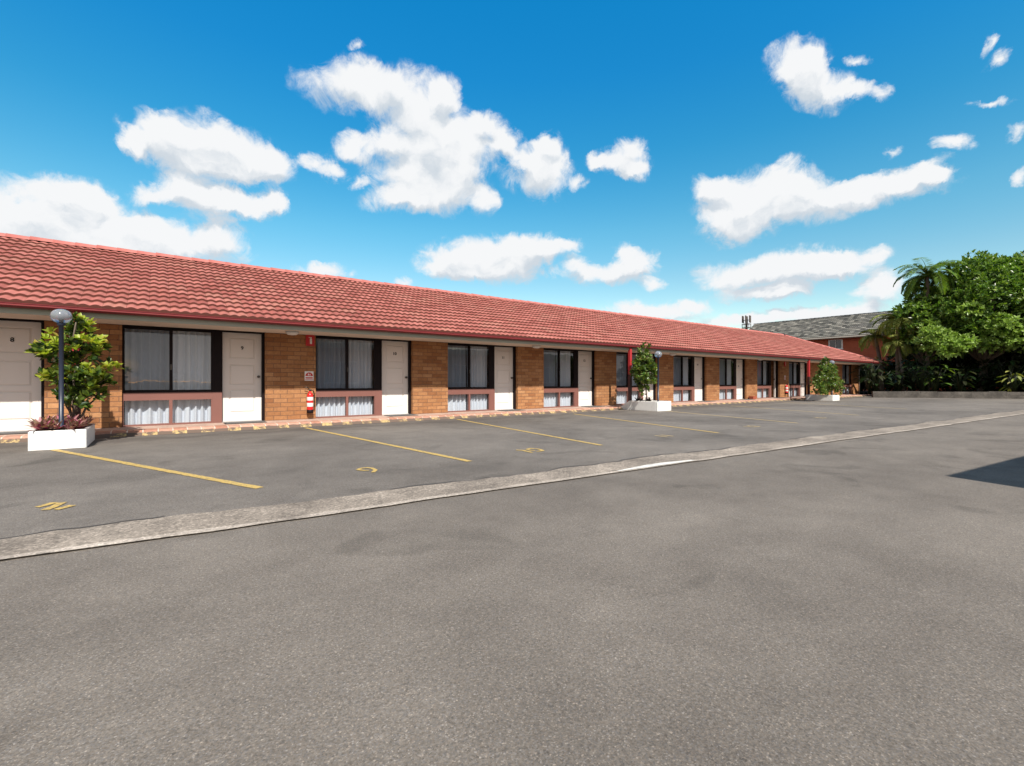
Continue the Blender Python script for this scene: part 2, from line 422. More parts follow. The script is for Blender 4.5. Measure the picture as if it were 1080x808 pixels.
w = bpy.data.worlds.new('World'); scene.world = w; w.use_nodes = True
nt = w.node_tree
bg = nt.nodes['Background']
sky = N(nt, 'ShaderNodeTexSky', sky_type='NISHITA'); sky.sun_disc = False
sky.sun_elevation = R(SUN_EL)
tosun = -dv
sky.sun_rotation = math.atan2(tosun.x, tosun.y)
sky.air_density = 1.0; sky.dust_density = .4; sky.ozone_density = 3.0; sky.altitude = 0
SKY = .10; SKSAT = 1.35; SKHUE = .49; SKTINT = (.66, 1.27, 1.33)
d = N(nt, 'ShaderNodeTexCoord').outputs['Generated']
sp = N(nt, 'ShaderNodeSeparateXYZ'); L(nt, d, sp.inputs[0])
el = val(nt, 'ARCSINE', sp.outputs[2]); az = val(nt, 'ARCTAN2', sp.outputs[1], sp.outputs[0])
cb = N(nt, 'ShaderNodeCombineXYZ'); L(nt, az, cb.inputs[0]); L(nt, el, cb.inputs[1]); P = cb.outputs[0]
# ragged edges: warp the (azimuth, elevation) lookup
def sub(v, k):
    n = N(nt, 'ShaderNodeVectorMath', operation='SUBTRACT'); L(nt, v, n.inputs[0]); n.inputs[1].default_value = k; return n.outputs[0]
def warp(vec, scale, amt, detail=5, rough=.62):
    n = N(nt, 'ShaderNodeTexNoise'); n.inputs['Scale'].default_value = scale; n.inputs['Detail'].default_value = detail; n.inputs['Roughness'].default_value = rough
    L(nt, vec, n.inputs['Vector'])
    a = sub(n.outputs['Color'], (.5, .5, .5))
    m2 = N(nt, 'ShaderNodeVectorMath', operation='MULTIPLY_ADD'); L(nt, a, m2.inputs[0]); m2.inputs[1].default_value = (amt, amt*.8, 0); L(nt, vec, m2.inputs[2])
    return m2.outputs[0]
clouds = [(165,146,34,24),(210,150,44,28),(250,164,44,27),(289,177,21,18),(235,178,50,16),(140,150,16,12),
 (155,207,22,13),(192,200,28,20),(225,214,42,18),(268,218,32,13),(290,212,12,12),
 (15,228,70,34),(85,243,75,32),(72,200,40,14),(165,256,62,24),(238,256,26,20),(120,262,90,28),(-20,255,70,40),(95,212,26,14),
 (370,90,48,26),(425,102,48,28),(470,98,14,18),(370,155,20,16),(408,147,22,15),(333,172,18,11),(350,184,15,8),
 (462,140,42,30),(492,158,40,26),(440,182,52,28),(470,196,38,26),(428,212,40,12),(515,130,18,12),(535,150,18,14),(545,168,14,9),(376,192,12,6),(510,212,12,14),
 (574,166,22,20),(570,190,36,22),(579,150,12,12),(611,194,10,8),
 (520,266,58,18),(478,280,36,15),(562,262,34,15),(515,286,60,12),(606,277,12,9),(598,258,14,6),
 (635,288,44,11),(668,275,26,12),(657,262,12,7),(687,298,12,8),
 (340,285,28,8),(422,300,12,4),
 (655,172,32,12),(668,156,16,10),(672,182,18,9),(628,172,10,8),
 (838,64,28,22),(866,98,34,20),(846,78,22,22),(905,92,24,9),(936,92,10,9),(900,62,14,5),
 (752,200,24,13),(790,215,52,30),(772,236,34,20),(832,196,30,24),(862,214,58,22),(912,204,46,16),(960,190,42,13),(984,180,20,12),
 (798,290,66,17),(850,278,60,15),(890,282,36,12),(928,267,13,8),(805,311,44,8),(832,306,22,8),
 (928,306,24,18),(905,330,30,9),
 (665,325,30,9),(702,330,44,10),(840,334,60,7),(735,322,20,7),(780,340,40,7),
 (948,157,10,6),(1002,150,18,9),(1053,60,13,8),(1040,44,6,10),(1042,107,22,5),(1076,185,10,9),(1074,135,14,10),(380,50,10,5)]

def blob_params(px, py, rx, ry):
    u = (px-540)/500; v = (402-py)/500
    a0 = math.atan(u); e0 = math.atan(v/math.sqrt(1+u*u))
    ra = max(rx, 6)*1.34/500*math.cos(a0)**2; re = max(ry, 5)*1.34/500*math.cos(a0)*math.cos(e0)**2
    return th-a0, e0, ra, re, -math.atan2(-v*u/math.sqrt(1+u*u), 1.)*.6, min(1., .30+.70*(rx*ry)**.5/18.)
def cloud_group(name, blobs):
    grp = bpy.data.node_groups.new(name, 'ShaderNodeTree')
    grp.interface.new_socket('Vector', in_out='INPUT', socket_type='NodeSocketVector')
    grp.interface.new_socket('Value', in_out='OUTPUT', socket_type='NodeSocketFloat')
    gi = grp.nodes.new('NodeGroupInput'); go = grp.nodes.new('NodeGroupOutput')
    vals = []
    for azw, e0, ra, re, tilt, stren in blobs:
        mp = grp.nodes.new('ShaderNodeMapping'); mp.vector_type = 'TEXTURE'
        mp.inputs['Location'].default_value = (azw, e0, 0)
        mp.inputs['Scale'].default_value = (ra, re, 1)
        mp.inputs['Rotation'].default_value = (0, 0, tilt)
        grp.links.new(gi.outputs[0], mp.inputs[0])
        gr = grp.nodes.new('ShaderNodeTexGradient'); gr.gradient_type = 'SPHERICAL'
        grp.links.new(mp.outputs[0], gr.inputs[0]); ml = grp.nodes.new('ShaderNodeMath'); ml.operation = 'MULTIPLY'; grp.links.new(gr.outputs['Fac'], ml.inputs[0]); ml.inputs[1].default_value = stren; vals.append(ml.outputs[0])
    def gm(a, b):
        n = grp.nodes.new('ShaderNodeMath'); n.operation = 'ADD'
        grp.links.new(a, n.inputs[0]); grp.links.new(b, n.inputs[1]); n.inputs[2].default_value = .16
        return n.outputs[0]
    while len(vals) > 1:
        nx = []
        for i in range(0, len(vals)-1, 2): nx.append(gm(vals[i], vals[i+1]))
        if len(vals) % 2: nx.append(vals[-1])
        vals = nx
    if vals: grp.links.new(vals[0], go.inputs[0])
    return grp
BP_ = [blob_params(*c) for c in clouds]
# blue sky: Nishita, a little more saturated like the photograph
hs = N(nt, 'ShaderNodeHueSaturation'); hs.inputs['Saturation'].default_value = SKSAT; hs.inputs['Hue'].default_value = SKHUE; hs.inputs['Value'].default_value = 1.0
L(nt, sky.outputs[0], hs.inputs['Color'])
skc = mixc(nt, 1., hs.outputs[0], SKTINT, 'MULTIPLY')
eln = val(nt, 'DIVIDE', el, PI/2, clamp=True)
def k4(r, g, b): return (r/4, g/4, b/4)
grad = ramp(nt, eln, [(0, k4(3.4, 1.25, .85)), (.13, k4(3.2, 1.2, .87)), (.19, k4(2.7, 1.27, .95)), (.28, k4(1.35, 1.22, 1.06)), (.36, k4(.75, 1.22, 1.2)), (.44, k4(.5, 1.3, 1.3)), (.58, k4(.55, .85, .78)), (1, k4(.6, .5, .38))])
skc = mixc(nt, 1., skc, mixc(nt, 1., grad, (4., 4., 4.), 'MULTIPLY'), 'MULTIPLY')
CW = 1/SKY
def background(col):
    n = N(nt, 'ShaderNodeBackground'); n.inputs['Strength'].default_value = SKY; L(nt, col, n.inputs[0]); return n.outputs[0]
def shmix(fac, a, b):
    n = N(nt, 'ShaderNodeMixShader'); L(nt, fac, n.inputs[0]); L(nt, a, n.inputs[1]); L(nt, b, n.inputs[2]); return n.outputs[0]
def sector(blobs, idx):
    """cloud cover of one slice of azimuth"""
    W1 = warp(warp(P, 9, .055, 3), 40, .030, 5, .68)
    grp = cloud_group('cloud_field_%d' % idx, blobs)
    def field(vec):
        n = N(nt, 'ShaderNodeGroup'); n.node_tree = grp; L(nt, vec, n.inputs[0]); return n.outputs[0]
    f1 = val(nt, 'MINIMUM', field(W1), 1.)
    det = noise(nt, P, 17, 10, .68, .5)
    gate = val(nt, 'MULTIPLY', f1, 5., clamp=True)
    amp = val(nt, 'MULTIPLY', gate, val(nt, 'MULTIPLY_ADD', f1, -1.5, 2.25))
    dens = val(nt, 'MULTIPLY_ADD', val(nt, 'SUBTRACT', det, .5), amp, f1)
    sm = N(nt, 'ShaderNodeMapRange', interpolation_type='SMOOTHSTEP'); L(nt, dens, sm.inputs['Value'])
    sm.inputs['From Min'].default_value = .0; sm.inputs['From Max'].default_value = .72
    up = N(nt, 'ShaderNodeVectorMath', operation='ADD'); L(nt, W1, up.inputs[0]); up.inputs[1].default_value = (0, .026, 0)
    f2 = val(nt, 'MINIMUM', field(up.outputs[0]), 1.)
    dets = noise(nt, W1, 15, 7, .62)
    under = val(nt, 'ADD', val(nt, 'SUBTRACT', f2, f1), val(nt, 'MULTIPLY', val(nt, 'SUBTRACT', dets, .5), 1.5))
    um = N(nt, 'ShaderNodeMapRange', interpolation_type='SMOOTHSTEP'); L(nt, under, um.inputs['Value'])
    um.inputs['From Min'].default_value = -.18; um.inputs['From Max'].default_value = .42
    ccol = mixc(nt, um.outputs[0], (.69*CW, .70*CW, .71*CW), (.47*CW, .52*CW, .57*CW))
    return background(mixc(nt, sm.outputs[0], skc, ccol))
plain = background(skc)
lo_az = min(b[0]-b[2] for b in BP_)-.06; hi_az = max(b[0]+b[2] for b in BP_)+.06
NS = 8
edges = [lo_az+(hi_az-lo_az)*i/NS for i in range(NS+1)]
secs = []
for i in range(NS):
    bl = [b for b in BP_ if b[0]-b[2] < edges[i+1]+.05 and b[0]+b[2] > edges[i]-.05]
    secs.append(sector(bl, i) if bl else plain)
def tree_(i, j):
    if j-i == 1: return secs[i]
    k = (i+j)//2
    return shmix(val(nt, 'GREATER_THAN', az, edges[k]), tree_(i, k), tree_(k, j))
front = tree_(0, NS)
# unseen clouds added behind the camera, bright low down to fill facade shade
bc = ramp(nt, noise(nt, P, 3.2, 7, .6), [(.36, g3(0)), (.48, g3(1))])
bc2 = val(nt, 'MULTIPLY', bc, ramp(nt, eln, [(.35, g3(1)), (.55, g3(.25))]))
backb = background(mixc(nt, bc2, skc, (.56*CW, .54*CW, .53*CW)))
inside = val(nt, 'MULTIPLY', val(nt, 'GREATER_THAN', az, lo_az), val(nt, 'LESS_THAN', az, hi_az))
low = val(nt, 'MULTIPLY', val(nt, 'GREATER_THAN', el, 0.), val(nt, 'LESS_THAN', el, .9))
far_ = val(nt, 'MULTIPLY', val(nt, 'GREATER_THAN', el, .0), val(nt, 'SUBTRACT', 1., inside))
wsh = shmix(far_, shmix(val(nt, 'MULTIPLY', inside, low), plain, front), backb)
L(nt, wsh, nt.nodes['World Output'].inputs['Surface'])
scene.view_settings.view_transform = 'Standard'; scene.view_settings.look = 'None'
scene.view_settings.exposure = .42; scene.view_settings.gamma = 1

# ------------------------------------------------------------------ ground
def sheet(name, pts, z, mat, th_=0.):
    m = MB(); m.add([(x, y, z) for x, y in pts], [tuple(range(len(pts)))])
    return tag(m.build(name, mat), kind='structure')
g = MB(); g.add([(-700, -700, 0), (900, -700, 0), (900, 900, 0), (-700, 900, 0)], [(0, 1, 2, 3)])
tag(g.build('ground', M['asphalt']), kind='structure')
def strip_c(x): return 4.21-.073*(x+.77)
rj = random.Random(5)
def jag(xs, off, amp, fr):
    return [(x, strip_c(x)+off+mnoise.noise(Vector((x*fr, off*7, 0)))*amp+mnoise.noise(Vector((x*fr*6, off*9, 3)))*amp*.45) for x in xs]
xs = [-14+.06*i for i in range(int(62/.06))]
top = jag(xs, .26, .13, .8)
bot = jag(xs, -.28, .035, .5)
def ribbon(name, A, B, z, mat):
    m = MB(); n = len(A)
    m.add([(x, y, z) for x, y in A]+[(x, y, z) for x, y in B], [(i, i+1, n+i+1, n+i) for i in range(n-1) if name != 'tar_joint' or mnoise.noise(Vector((A[i][0]*.55, 9., 2.))) > -.02])
    return tag(m.build(name, mat), kind='structure')
ribbon('parking_bays', [(x, y-.02) for x, y in top], [(x, 11.62) for x in xs], .004, M['asphalt_bay'])
ribbon('drain_strip', bot, top, .009, M['strip'])
ribbon('drain_strip_edge', [(x, y-.002) for x, y in bot], [(x, y+.075+.03*mnoise.noise(Vector((x*2.3, 1, 0)))) for x, y in bot], .013, M['strip_edge'])
rx = [4.2+.05*i for i in range(28)]
ribbon('concrete_repair_patch', [(x, strip_c(x)-.265+.008*mnoise.noise(Vector((x*5, 0, 0)))) for x in rx],
       [(x, strip_c(x)-.265+min(.12, .11*(1-abs(x-4.95)/.8)+.03)+.012*mnoise.noise(Vector((x*6, 5, 0)))) for x in rx], .018, M['repair'])
# narrow dark tar joint along the bay side of the strip
ribbon('tar_joint', [(x, y+.03+.02*mnoise.noise(Vector((x*1.7, 2, 0)))) for x, y in top], [(x, y+.055+.035*mnoise.noise(Vector((x*2.1, 7, 0)))) for x, y in top], .008,
       painted('tar', (.085, .077, .072), .9, .3, 30))

# parking lines (straight painted lines, some worn)
def pline(a, b, wd, mat, z=.009):
    a = Vector(a); b = Vector(b); t = (b-a); ln = t.length; t.normalize(); n = Vector((-t.y, t.x))*wd/2
    m = MB(); k = max(2, int(ln/.08)); A = []; B = []
    for i in range(k+1):
        q = a+t*ln*i/k
        A.append(q+n*(1+.12*rj.uniform(-1, 1))); B.append(q-n*(1+.12*rj.uniform(-1, 1)))
    m.add([(p.x, p.y, z) for p in A]+[(p.x, p.y, z) for p in B], [(i, k+1+i, k+2+i, i+1) for i in range(k)])
    return m
for a, b, wd, mt in [((-1.25, 9.83), (.79, 5.13), .085, 'yellow'), ((2.62, 11.15), (3.22, 5.21), .085, 'yellow'), ((6.5, 11.2), (5.72, 5.25), .085, 'yellow'),
                 ((10.5, 10.8), (8.95, 5.1), .085, 'yellow'), ((14.1, 10.0), (12.61, 5.14), .085, 'yellow_faint'), ((19.2, 10.4), (17.0, 5.2), .085, 'yellow_faint'), ((24.4, 10.6), (22.2, 5.3), .085, 'yellow_faint')]:
    tag(pline(a, b, wd, M[mt]).build('parking_line', M[mt]), kind='structure')
DIG = {'0': [[(.0,.28),(.0,.14)],[(.02,.02),(.10,.0),(.16,.05)],[(.16,.14),(.16,.30)],[(.13,.34),(.06,.36),(.0,.33)]],
       '1': [[(.06,.0),(.06,.36)]], '2': [[(.0,.28),(.05,.35),(.13,.33),(.15,.24)],[(.12,.18),(.0,.02),(.16,.02)]],
       '3': [[(.0,.33),(.13,.34),(.14,.22),(.06,.19)],[(.09,.16),(.16,.1),(.11,.01),(.0,.03)]],
       '9': [[(.15,.2),(.15,.04),(.03,.0)],[(.13,.33),(.04,.35),(.0,.25),(.05,.18),(.15,.2),(.15,.30)]],
       '8': [[(.0,.07),(.03,.0),(.12,.0)],[(.16,.05),(.12,.16),(.04,.2),(.0,.30)],[(.04,.36),(.13,.35),(.16,.27)],[(.02,.17),(.0,.1)]]}
def ground_num(txt, x, y, mat, sc=.7):
    m = MB(); cx = x-.12*len(txt)*sc
    for ch in txt:
        for st in DIG[ch]:
            for (p, q) in zip(st[:-1], st[1:]):
                a = Vector((cx+p[0]*sc, y-.15+p[1]*sc)); b = Vector((cx+q[0]*sc, y-.15+q[1]*sc))
                e = (b-a).normalized()*.012
                s2 = pline(a-e, b+e, .05, mat, .0095+.0008*len(m.f)/10)
                m.add(s2.v, s2.f)
        cx += .26*sc
    return tag(m.build('painted_number', mat), kind='structure')
def strokes(sts, wd, mat):
    m = MB()
    for st in sts:
        for p, q in zip(st[:-1], st[1:]):
            a = Vector(p); b = Vector(q); e = (b-a).normalized()*.012
            s2 = pline(a-e, b+e, wd, mat, .0095+.0008*len(m.f)/10); m.add(s2.v, s2.f)
    return tag(m.build('painted_number', mat), kind='structure')
strokes([[(-.784, 5.449), (-.752, 5.473), (-.71, 5.548)], [(-.716, 5.288), (-.682, 5.373), (-.653, 5.509)], [(-.647, 5.25), (-.607, 5.287), (-.572, 5.334)]], .062, M['yellow'])
strokes([[(1.867, 5.511), (1.931, 5.567), (1.998, 5.563), (2.035, 5.49), (2.023, 5.351), (1.955, 5.245)], [(1.868, 5.481), (1.909, 5.407), (1.948, 5.377)]], .045, M['yellow'])
strokes([[(4.304, 5.64), (4.36, 5.574), (4.34, 5.435), (4.332, 5.316)], [(4.472, 5.6), (4.593, 5.659), (4.596, 5.582)], [(4.453, 5.565), (4.444, 5.475), (4.477, 5.438)], [(4.625, 5.572), (4.619, 5.465), (4.573, 5.355), (4.462, 5.344)]], .05, M['yellow'])
ground_num('11', 7.67, 5.46, M['yellow_faint']); ground_num('12', 10.86, 5.41, M['yellow_faint']); ground_num('13', 14.9, 5.5, M['yellow_faint'])

# walkway in front of the rooms
def slabx(name, x0, x1, y0, y1, z0, z1, mat):
    m = MB(); m.box(x0, x1, y0, y1, z0, z1); return tag(m.build(name, mat), kind='structure')
slabx('walkway', -14, 40.6, 11.82, 12.96, -.1, .098, M['walk'])
m = MB(); m.prism_x([(11.42, -.05), (11.818, -.05), (11.818, .1), (11.56, .094), (11.42, .006)][::1], -14, 40.6)
tag(m.build('walkway_header_tiles', M['header']), kind='structure')

# ------------------------------------------------------------------ motel building
DP = 12.67; BP = 12.48; WP = 12.6
motel = empty('motel_building', (14, 16, 0), 'long single storey orange brick motel with faded red tiled hip roof and numbered white doors', 'motel')
PITCH = 3.76; X0 = -.58
FL = .098; TOP = 2.2
CORE = 13.05
m = MB(); m.box(-13, 40.5, CORE, 20.0, 0, 2.42); m.build('room_block', M['dark'], motel)  # solid block in near-black paint, standing for the darkness of unlit rooms
m = MB(); m.box(-13.2, -13.003, BP, 20.2, 0, 2.3); m.box(40.503, 40.7, BP, 20.2, 0, 2.3); m.box(-13, 40.5, 20.003, 20.2, 0, 2.3)
m.build('end_wall', M['brick'], motel)
def pier(x0, x1):
    m = MB(); m.box(x0, x1, BP, CORE-.003, FL-.06, TOP+.04); return m.build('brick_pier', M['brick'], motel)
# door prototype, local origin at bottom left of the leaf (front face at y=0)
def make_door(x, num, open_=False):
    W, H = .80, 2.045; z0 = FL+.018
    fr = MB()
    fr.box(x-.012-.0, x, DP-.05, DP+.06, z0, z0+H+.0); fr.box(x+W, x+W+.055, DP-.09, DP+.06, FL, z0+H)
    fr.box(x-.012, x+W+.055, DP-.09, DP+.06, z0+H+.003, TOP+.04)
    fo = fr.build('door_frame', M['black'], motel, loc=(x, DP, FL))
    if open_:
        lf = MB(); lf.box(x+W-.045, x+W-.005, DP+.02, DP+.10, z0, z0+H); leaf = lf.build('door', M['door'], motel, loc=(x, DP, z0)); leaf['label'] = 'white door standing open into a dark room'
        h = MB(); h.lathe([(.02, 0), (.03, .01), (.03, .05), (.012, .07)], x+W-.07, DP+.06, z0+1.0, 12); h.build('handle', M['metal'], leaf)
        return leaf
    lf = MB()
    # leaf with three recessed fields: front stiles and rails stand proud of a panel face
    panels = [(.105, .37), (.435, .66), (.725, .955)]      # from the bottom (fractions of the height)
    panels = [(.09, .36), (.405, .643), (.705, .95)]
    pts = [0.]+[v for p in panels for v in p]+[1.]
    y0 = DP; sx = .13
    lf.box(x, x+W, y0+.020, y0+.045, z0, z0+H)
    lf.box(x, x+sx, y0, y0+.0198, z0, z0+H); lf.box(x+W-sx, x+W, y0, y0+.0198, z0, z0+H)
    for i in range(0, len(pts)-1, 2):
        lf.box(x+sx+.0002, x+W-sx-.0002, y0, y0+.0198, z0+pts[i]*H, z0+pts[i+1]*H)
    for a, b in panels:                                    # raised field with sloped edge
        za, zb = z0+a*H, z0+b*H; xa, xb = x+sx, x+W-sx; e = .045; e2 = .016
        v = [(xa+e2, y0+.0197, za+e2), (xb-e2, y0+.0197, za+e2), (xb-e2, y0+.0197, zb-e2), (xa+e2, y0+.0197, zb-e2),
             (xa+e, y0+.003, za+e), (xb-e, y0+.003, za+e), (xb-e, y0+.003, zb-e), (xa+e, y0+.003, zb-e)]
        lf.add(v, [(4, 5, 6, 7), (0, 1, 5, 4), (1, 2, 6, 5), (2, 3, 7, 6), (3, 0, 4, 7)])
    leaf = lf.build('door', M['door'], motel, loc=(x, DP, z0))
    h = MB(); hz = z0+1.03; hx = x+W-.065
    n = 14
    v = []
    for (r, yy) in ((.028, 0), (.028, -.006), (.011, -.008), (.011, -.035), (.028, -.042), (.031, -.058), (.022, -.07)):
        v += [(hx+r*math.cos(2*PI*k/n), y0+yy, hz+r*math.sin(2*PI*k/n)) for k in range(n)]
    fs = [(i*n+k, i*n+(k+1) % n, (i+1)*n+(k+1) % n, (i+1)*n+k) for i in range(6) for k in range(n)]+[tuple(6*n+k for k in range(n))]
    h.add(v, fs, True); h.build('handle', M['metal'], leaf)
    t = text_mesh(num, .115, 'door_number', M['black'], leaf, (W/2, -.004, .828*H), bold=.002)
    sl_ = MB(); sl_.box(x-.01, x+W+.02, DP-.06, DP+.05, FL, z0-.001, .0); sl_.build('threshold', M['steel'], leaf)
    return leaf
def curtain(x0, x1, z0, z1, y, seed, parent, folds=9, mat=None):
    rr = random.Random(seed); m = MB(); nx = int((x1-x0)/.012); nz = 7
    ph = [rr.uniform(.75, 1.3) for _ in range(40)]
    cum = [0]
    for i in range(nx):
        t = i/nx; cum.append(cum[-1]+2*PI*folds/nx*ph[int(t*folds) % 40])
    vs = []
    for j in range(nz+1):
        zf = j/nz; z = z0+(z1-z0)*zf
        for i in range(nx+1):
            a = cum[i]+.35*math.sin(zf*3+seed)
            yy = y+.042*math.sin(a)+.009*math.sin(2.3*a+seed)
            vs.append((x0+(x1-x0)*i/nx+.006*math.sin(zf*5+i*.2), yy, z))
    m.add(vs, [(j*(nx+1)+i, j*(nx+1)+i+1, (j+1)*(nx+1)+i+1, (j+1)*(nx+1)+i) for j in range(nz) for i in range(nx)], True)
    return m.build('curtain', M['curtain'], parent)
def make_window(x, seed, W=1.575, panel=True):
    f = MB(); y0 = WP-.03; y1 = WP+.04
    zt0, zt1 = .825, 2.155
    f.box(x, x+W, y0, y1, zt1, TOP+.04); f.box(x, x+W, y0, y1, zt0-.028, zt0)
    f.box(x, x+.035, y0, y1, zt0, zt1); f.box(x+W-.035, x+W, y0, y1, zt0, zt1)
    mid = x+W*.515
    f.box(mid-.03, mid+.03, y0-.004, y1, zt0, zt1)
    f.box(x+.035, mid-.03, y0+.01, y1-.01, zt1-.03, zt1-.001); f.box(mid+.03, x+W-.035, y0+.015, y1-.01, zt1-.025, zt1-.001)
    f.box(x+.035, mid-.03, y0+.01, y1-.01, zt0+.001, zt0+.03); f.box(mid+.03, x+W-.035, y0+.015, y1-.01, zt0+.001, zt0+.025)
    if panel: f.box(x+W+.002, x+W+.19-.012-.002, y0, y1+.03, zt0-.028, TOP+.04)
    win = f.build('window', M['black'], motel, loc=(x, WP, FL))
    fr = MB(); ys = y0-.012
    fr.box(x, x+W, ys, y1, .635, zt0-.030)
    fr.box(x, x+W, ys, y1, FL, .135)
    fr.box(x, x+.02, ys+.002, y1, .136, .634); fr.box(mid-.035, mid+.025, ys+.002, y1, .136, .634); fr.box(x+W-.035, x+W, ys+.002, y1, .136, .634)
    if panel: fr.box(x+W+.0005, x+W+.19-.0135, ys-.003, y1+.03, FL, zt0-.030)
    fr.build('lower_frame', M['maroon'], win)
    p = MB(); p.add([(x+.03, WP, zt0), (mid, WP, zt0), (mid, WP, zt1), (x+.03, WP, zt1)], [(0, 1, 2, 3)])
    p.build('window_pane', M['glass_dark'], win)
    p = MB(); p.add([(mid, WP-.006, zt0), (x+W-.03, WP-.006, zt0), (x+W-.03, WP-.006, zt1), (mid, WP-.006, zt1)], [(0, 1, 2, 3)])
    p.build('window_pane', M['glass'], win)
    for xa, xb in ((x+.02, mid-.03), (mid+.02, x+W-.03)):
        p = MB(); p.add([(xa, WP, .13), (xb, WP, .13), (xb, WP, .64), (xa, WP, .64)], [(0, 1, 2, 3)]); p.build('window_pane', M['glass'], win)
    curtain(x+.03, mid-.005, .12, 2.17, WP+.16, seed, win, 5+seed % 2)
    curtain(mid+.01, x+W-.02, .12, 2.17, WP+.15, seed+50, win, 5+(seed//2) % 2)
    k = MB(); k.box(mid-.012, mid+.012, y0-.018, y0-.005, 1.28, 1.40); k.build('latch', M['metal'], win)
    return win
for k in range(-3, 9):
    x = X0+k*PITCH
    make_window(x, 7*k+40)
    n = 9+k
    make_door(x+1.765, str(n), open_=(k == 7))
    pier(x+1.765+.80+.057, x+PITCH-.003)
# far end: blank wall and a glazed sliding opening
xe = X0+9*PITCH
pier(xe, 37.6)
make_window(37.62, 91, 1.9, False); pier(39.54, 40.5)
# dado rail in front of the far opening (end balcony guard)
# roof
EY, EZ, RY, RZ = 11.2, 2.345, 16.0, 4.40
XA, XB = -14.0, 41.6
RUN = RY-EY; RISE = RZ-EZ
SL = math.hypot(RUN, RISE)
def tiled(name, mat, origin, adir, udir, length, run, rise, parent, samp=8, gauge=.353, tw=.33, hip0=1, hip1=1, roll=.165, thick=.036, amp=.026):
    origin = Vector(origin); adir = Vector(adir); udir = Vector(udir)
    sl_ = math.hypot(run, rise); nc = round(sl_/gauge); nrm = (Vector((0, 0, 1))*run-udir*rise).normalized()
    nx = int(length/roll*samp); vs = []; fs = []; uvs = []
    rr = random.Random(3)
    for j in range(nc):
        rows = []
        for (t, lift, vv) in ((0, 0., -.06), (0, 1., -.04), (0, 1., 0.), (.5, .5, .5), (1, .0, .995)):  # riser rows sample the painted lap-shadow tone
            s_ = (j+t)/nc
            lo = hip0*run*s_; hi = length-hip1*run*s_
            row = []
            for i in range(nx+1):
                a = length*i/nx; ac = min(max(a, lo), hi)
                ph = (a/roll) % 1.
                wv = math.sin(PI*ph)**1.3 if ph < 1 else 0
                wv = wv*amp
                base = -.012 if (t == 0 and lift == 0) else 0
                jit = mnoise.noise(Vector((int(a/tw)*3.1, j*7.7, 0)))*.006
                h = lift*thick+(wv+jit if not (t == 0 and lift == 0) else -.01)
                p = origin+adir*ac+udir*(run*s_)+Vector((0, 0, rise*s_))+nrm*h
                if t == 0: p = p-(udir*run+Vector((0, 0, rise))).normalized()*(jit*2)
                row.append(len(vs)); vs.append(p); uvs.append((a/tw, j+vv))
            rows.append(row)
        for r in (0, 2, 3):
            for i in range(nx):
                q = (rows[r][i], rows[r][i+1], rows[r+1][i+1], rows[r+1][i])
                if (vs[q[0]]-vs[q[1]]).length < 1e-5 and (vs[q[2]]-vs[q[3]]).length < 1e-5: continue
                fs.append(q)
    m = MB(); m.add(vs, fs, True); m.sm = [True]*len(fs)
    o = m.build(name, mat, parent)
    me = o.data; uv = me.uv_layers.new(name='UVMap')
    li = [0]*len(me.loops); me.loops.foreach_get('vertex_index', li)
    # the riser and the tread of each lap meet at a crease
    flat = []
    for i in li: flat += [uvs[i][0], uvs[i][1]]
    uv.data.foreach_set('uv', flat)
    try: me.set_sharp_from_angle(angle=R(40))
    except Exception: pass
    return o
def roofbed(name, mat, parent, xa, xb, y0, y1, z0, z1, drop):
    yr = (y0+y1)/2; h = (y1-y0)/2
    m = MB()
    v = [(xa, y0, z0-drop), (xb, y0, z0-drop), (xb, y1, z0-drop), (xa, y1, z0-drop), (xa+h, yr, z1-drop), (xb-h, yr, z1-drop)]
    m.add(v, [(0, 1, 5, 4), (1, 2, 5), (2, 3, 4, 5), (3, 0, 4), (3, 2, 1, 0)])
    return m.build(name, mat, parent)
BY = RY+RUN
bed = roofbed('roof', M['dark'], motel, XA+.12, XB-.12, EY+.12, BY-.12, EZ+.02, RZ, .07)
tiled('roof_tiles', M['tile'], (XA, EY, EZ), (1, 0, 0), (0, 1, 0), XB-XA, RUN, RISE, bed)
tiled('roof_tiles', M['tile'], (XB, BY, EZ), (-1, 0, 0), (0, -1, 0), XB-XA, RUN, RISE, bed, samp=4)
tiled('roof_tiles', M['tile'], (XB, EY, EZ), (0, 1, 0), (-1, 0, 0), 2*RUN, RUN, RISE, bed)
tiled('roof_tiles', M['tile'], (XA, BY, EZ), (0, -1, 0), (1, 0, 0), 2*RUN, RUN, RISE, bed, samp=4)
def caps(a, b, mat, parent, r=.095, step=.40):
    a = Vector(a); b = Vector(b); t = b-a; n = int(t.length/step); t.normalize()
    side = t.cross(Vector((0, 0, 1))).normalized(); up = side.cross(t).normalized()
    m = MB(); K = 8; rr = random.Random(2)
    for i in range(n):
        p0 = a+t*(i*step); p1 = a+t*((i+1)*step+.04); dz = rr.uniform(-.006, .006)
        vs = []
        for p, k in ((p0, 1.), (p1, 1.14), (p1, .95)):
            for q in range(K+1):
                w_ = PI*(q/K); vs.append(p+side*math.cos(w_)*r*k*1.15+up*(math.sin(w_)*r*k-.03+dz))
        m.add(vs, [(j*(K+1)+q, j*(K+1)+q+1, (j+1)*(K+1)+q+1, (j+1)*(K+1)+q) for j in range(2) for q in range(K)], True)
    return m.build('ridge_caps', mat, parent)
caps((XB-RUN, RY, RZ+.03), (XA+RUN, RY, RZ+.03), M['ridge'], bed)
for sx_, hx_ in ((XA, XA+RUN), (XB, XB-RUN)):
    for ey in (EY, BY):
        caps((sx_+(.08 if sx_ < 0 else -.08), ey+(.08 if ey < RY else -.08), EZ+.05), (hx_, RY, RZ+.03), M['ridge'], bed)
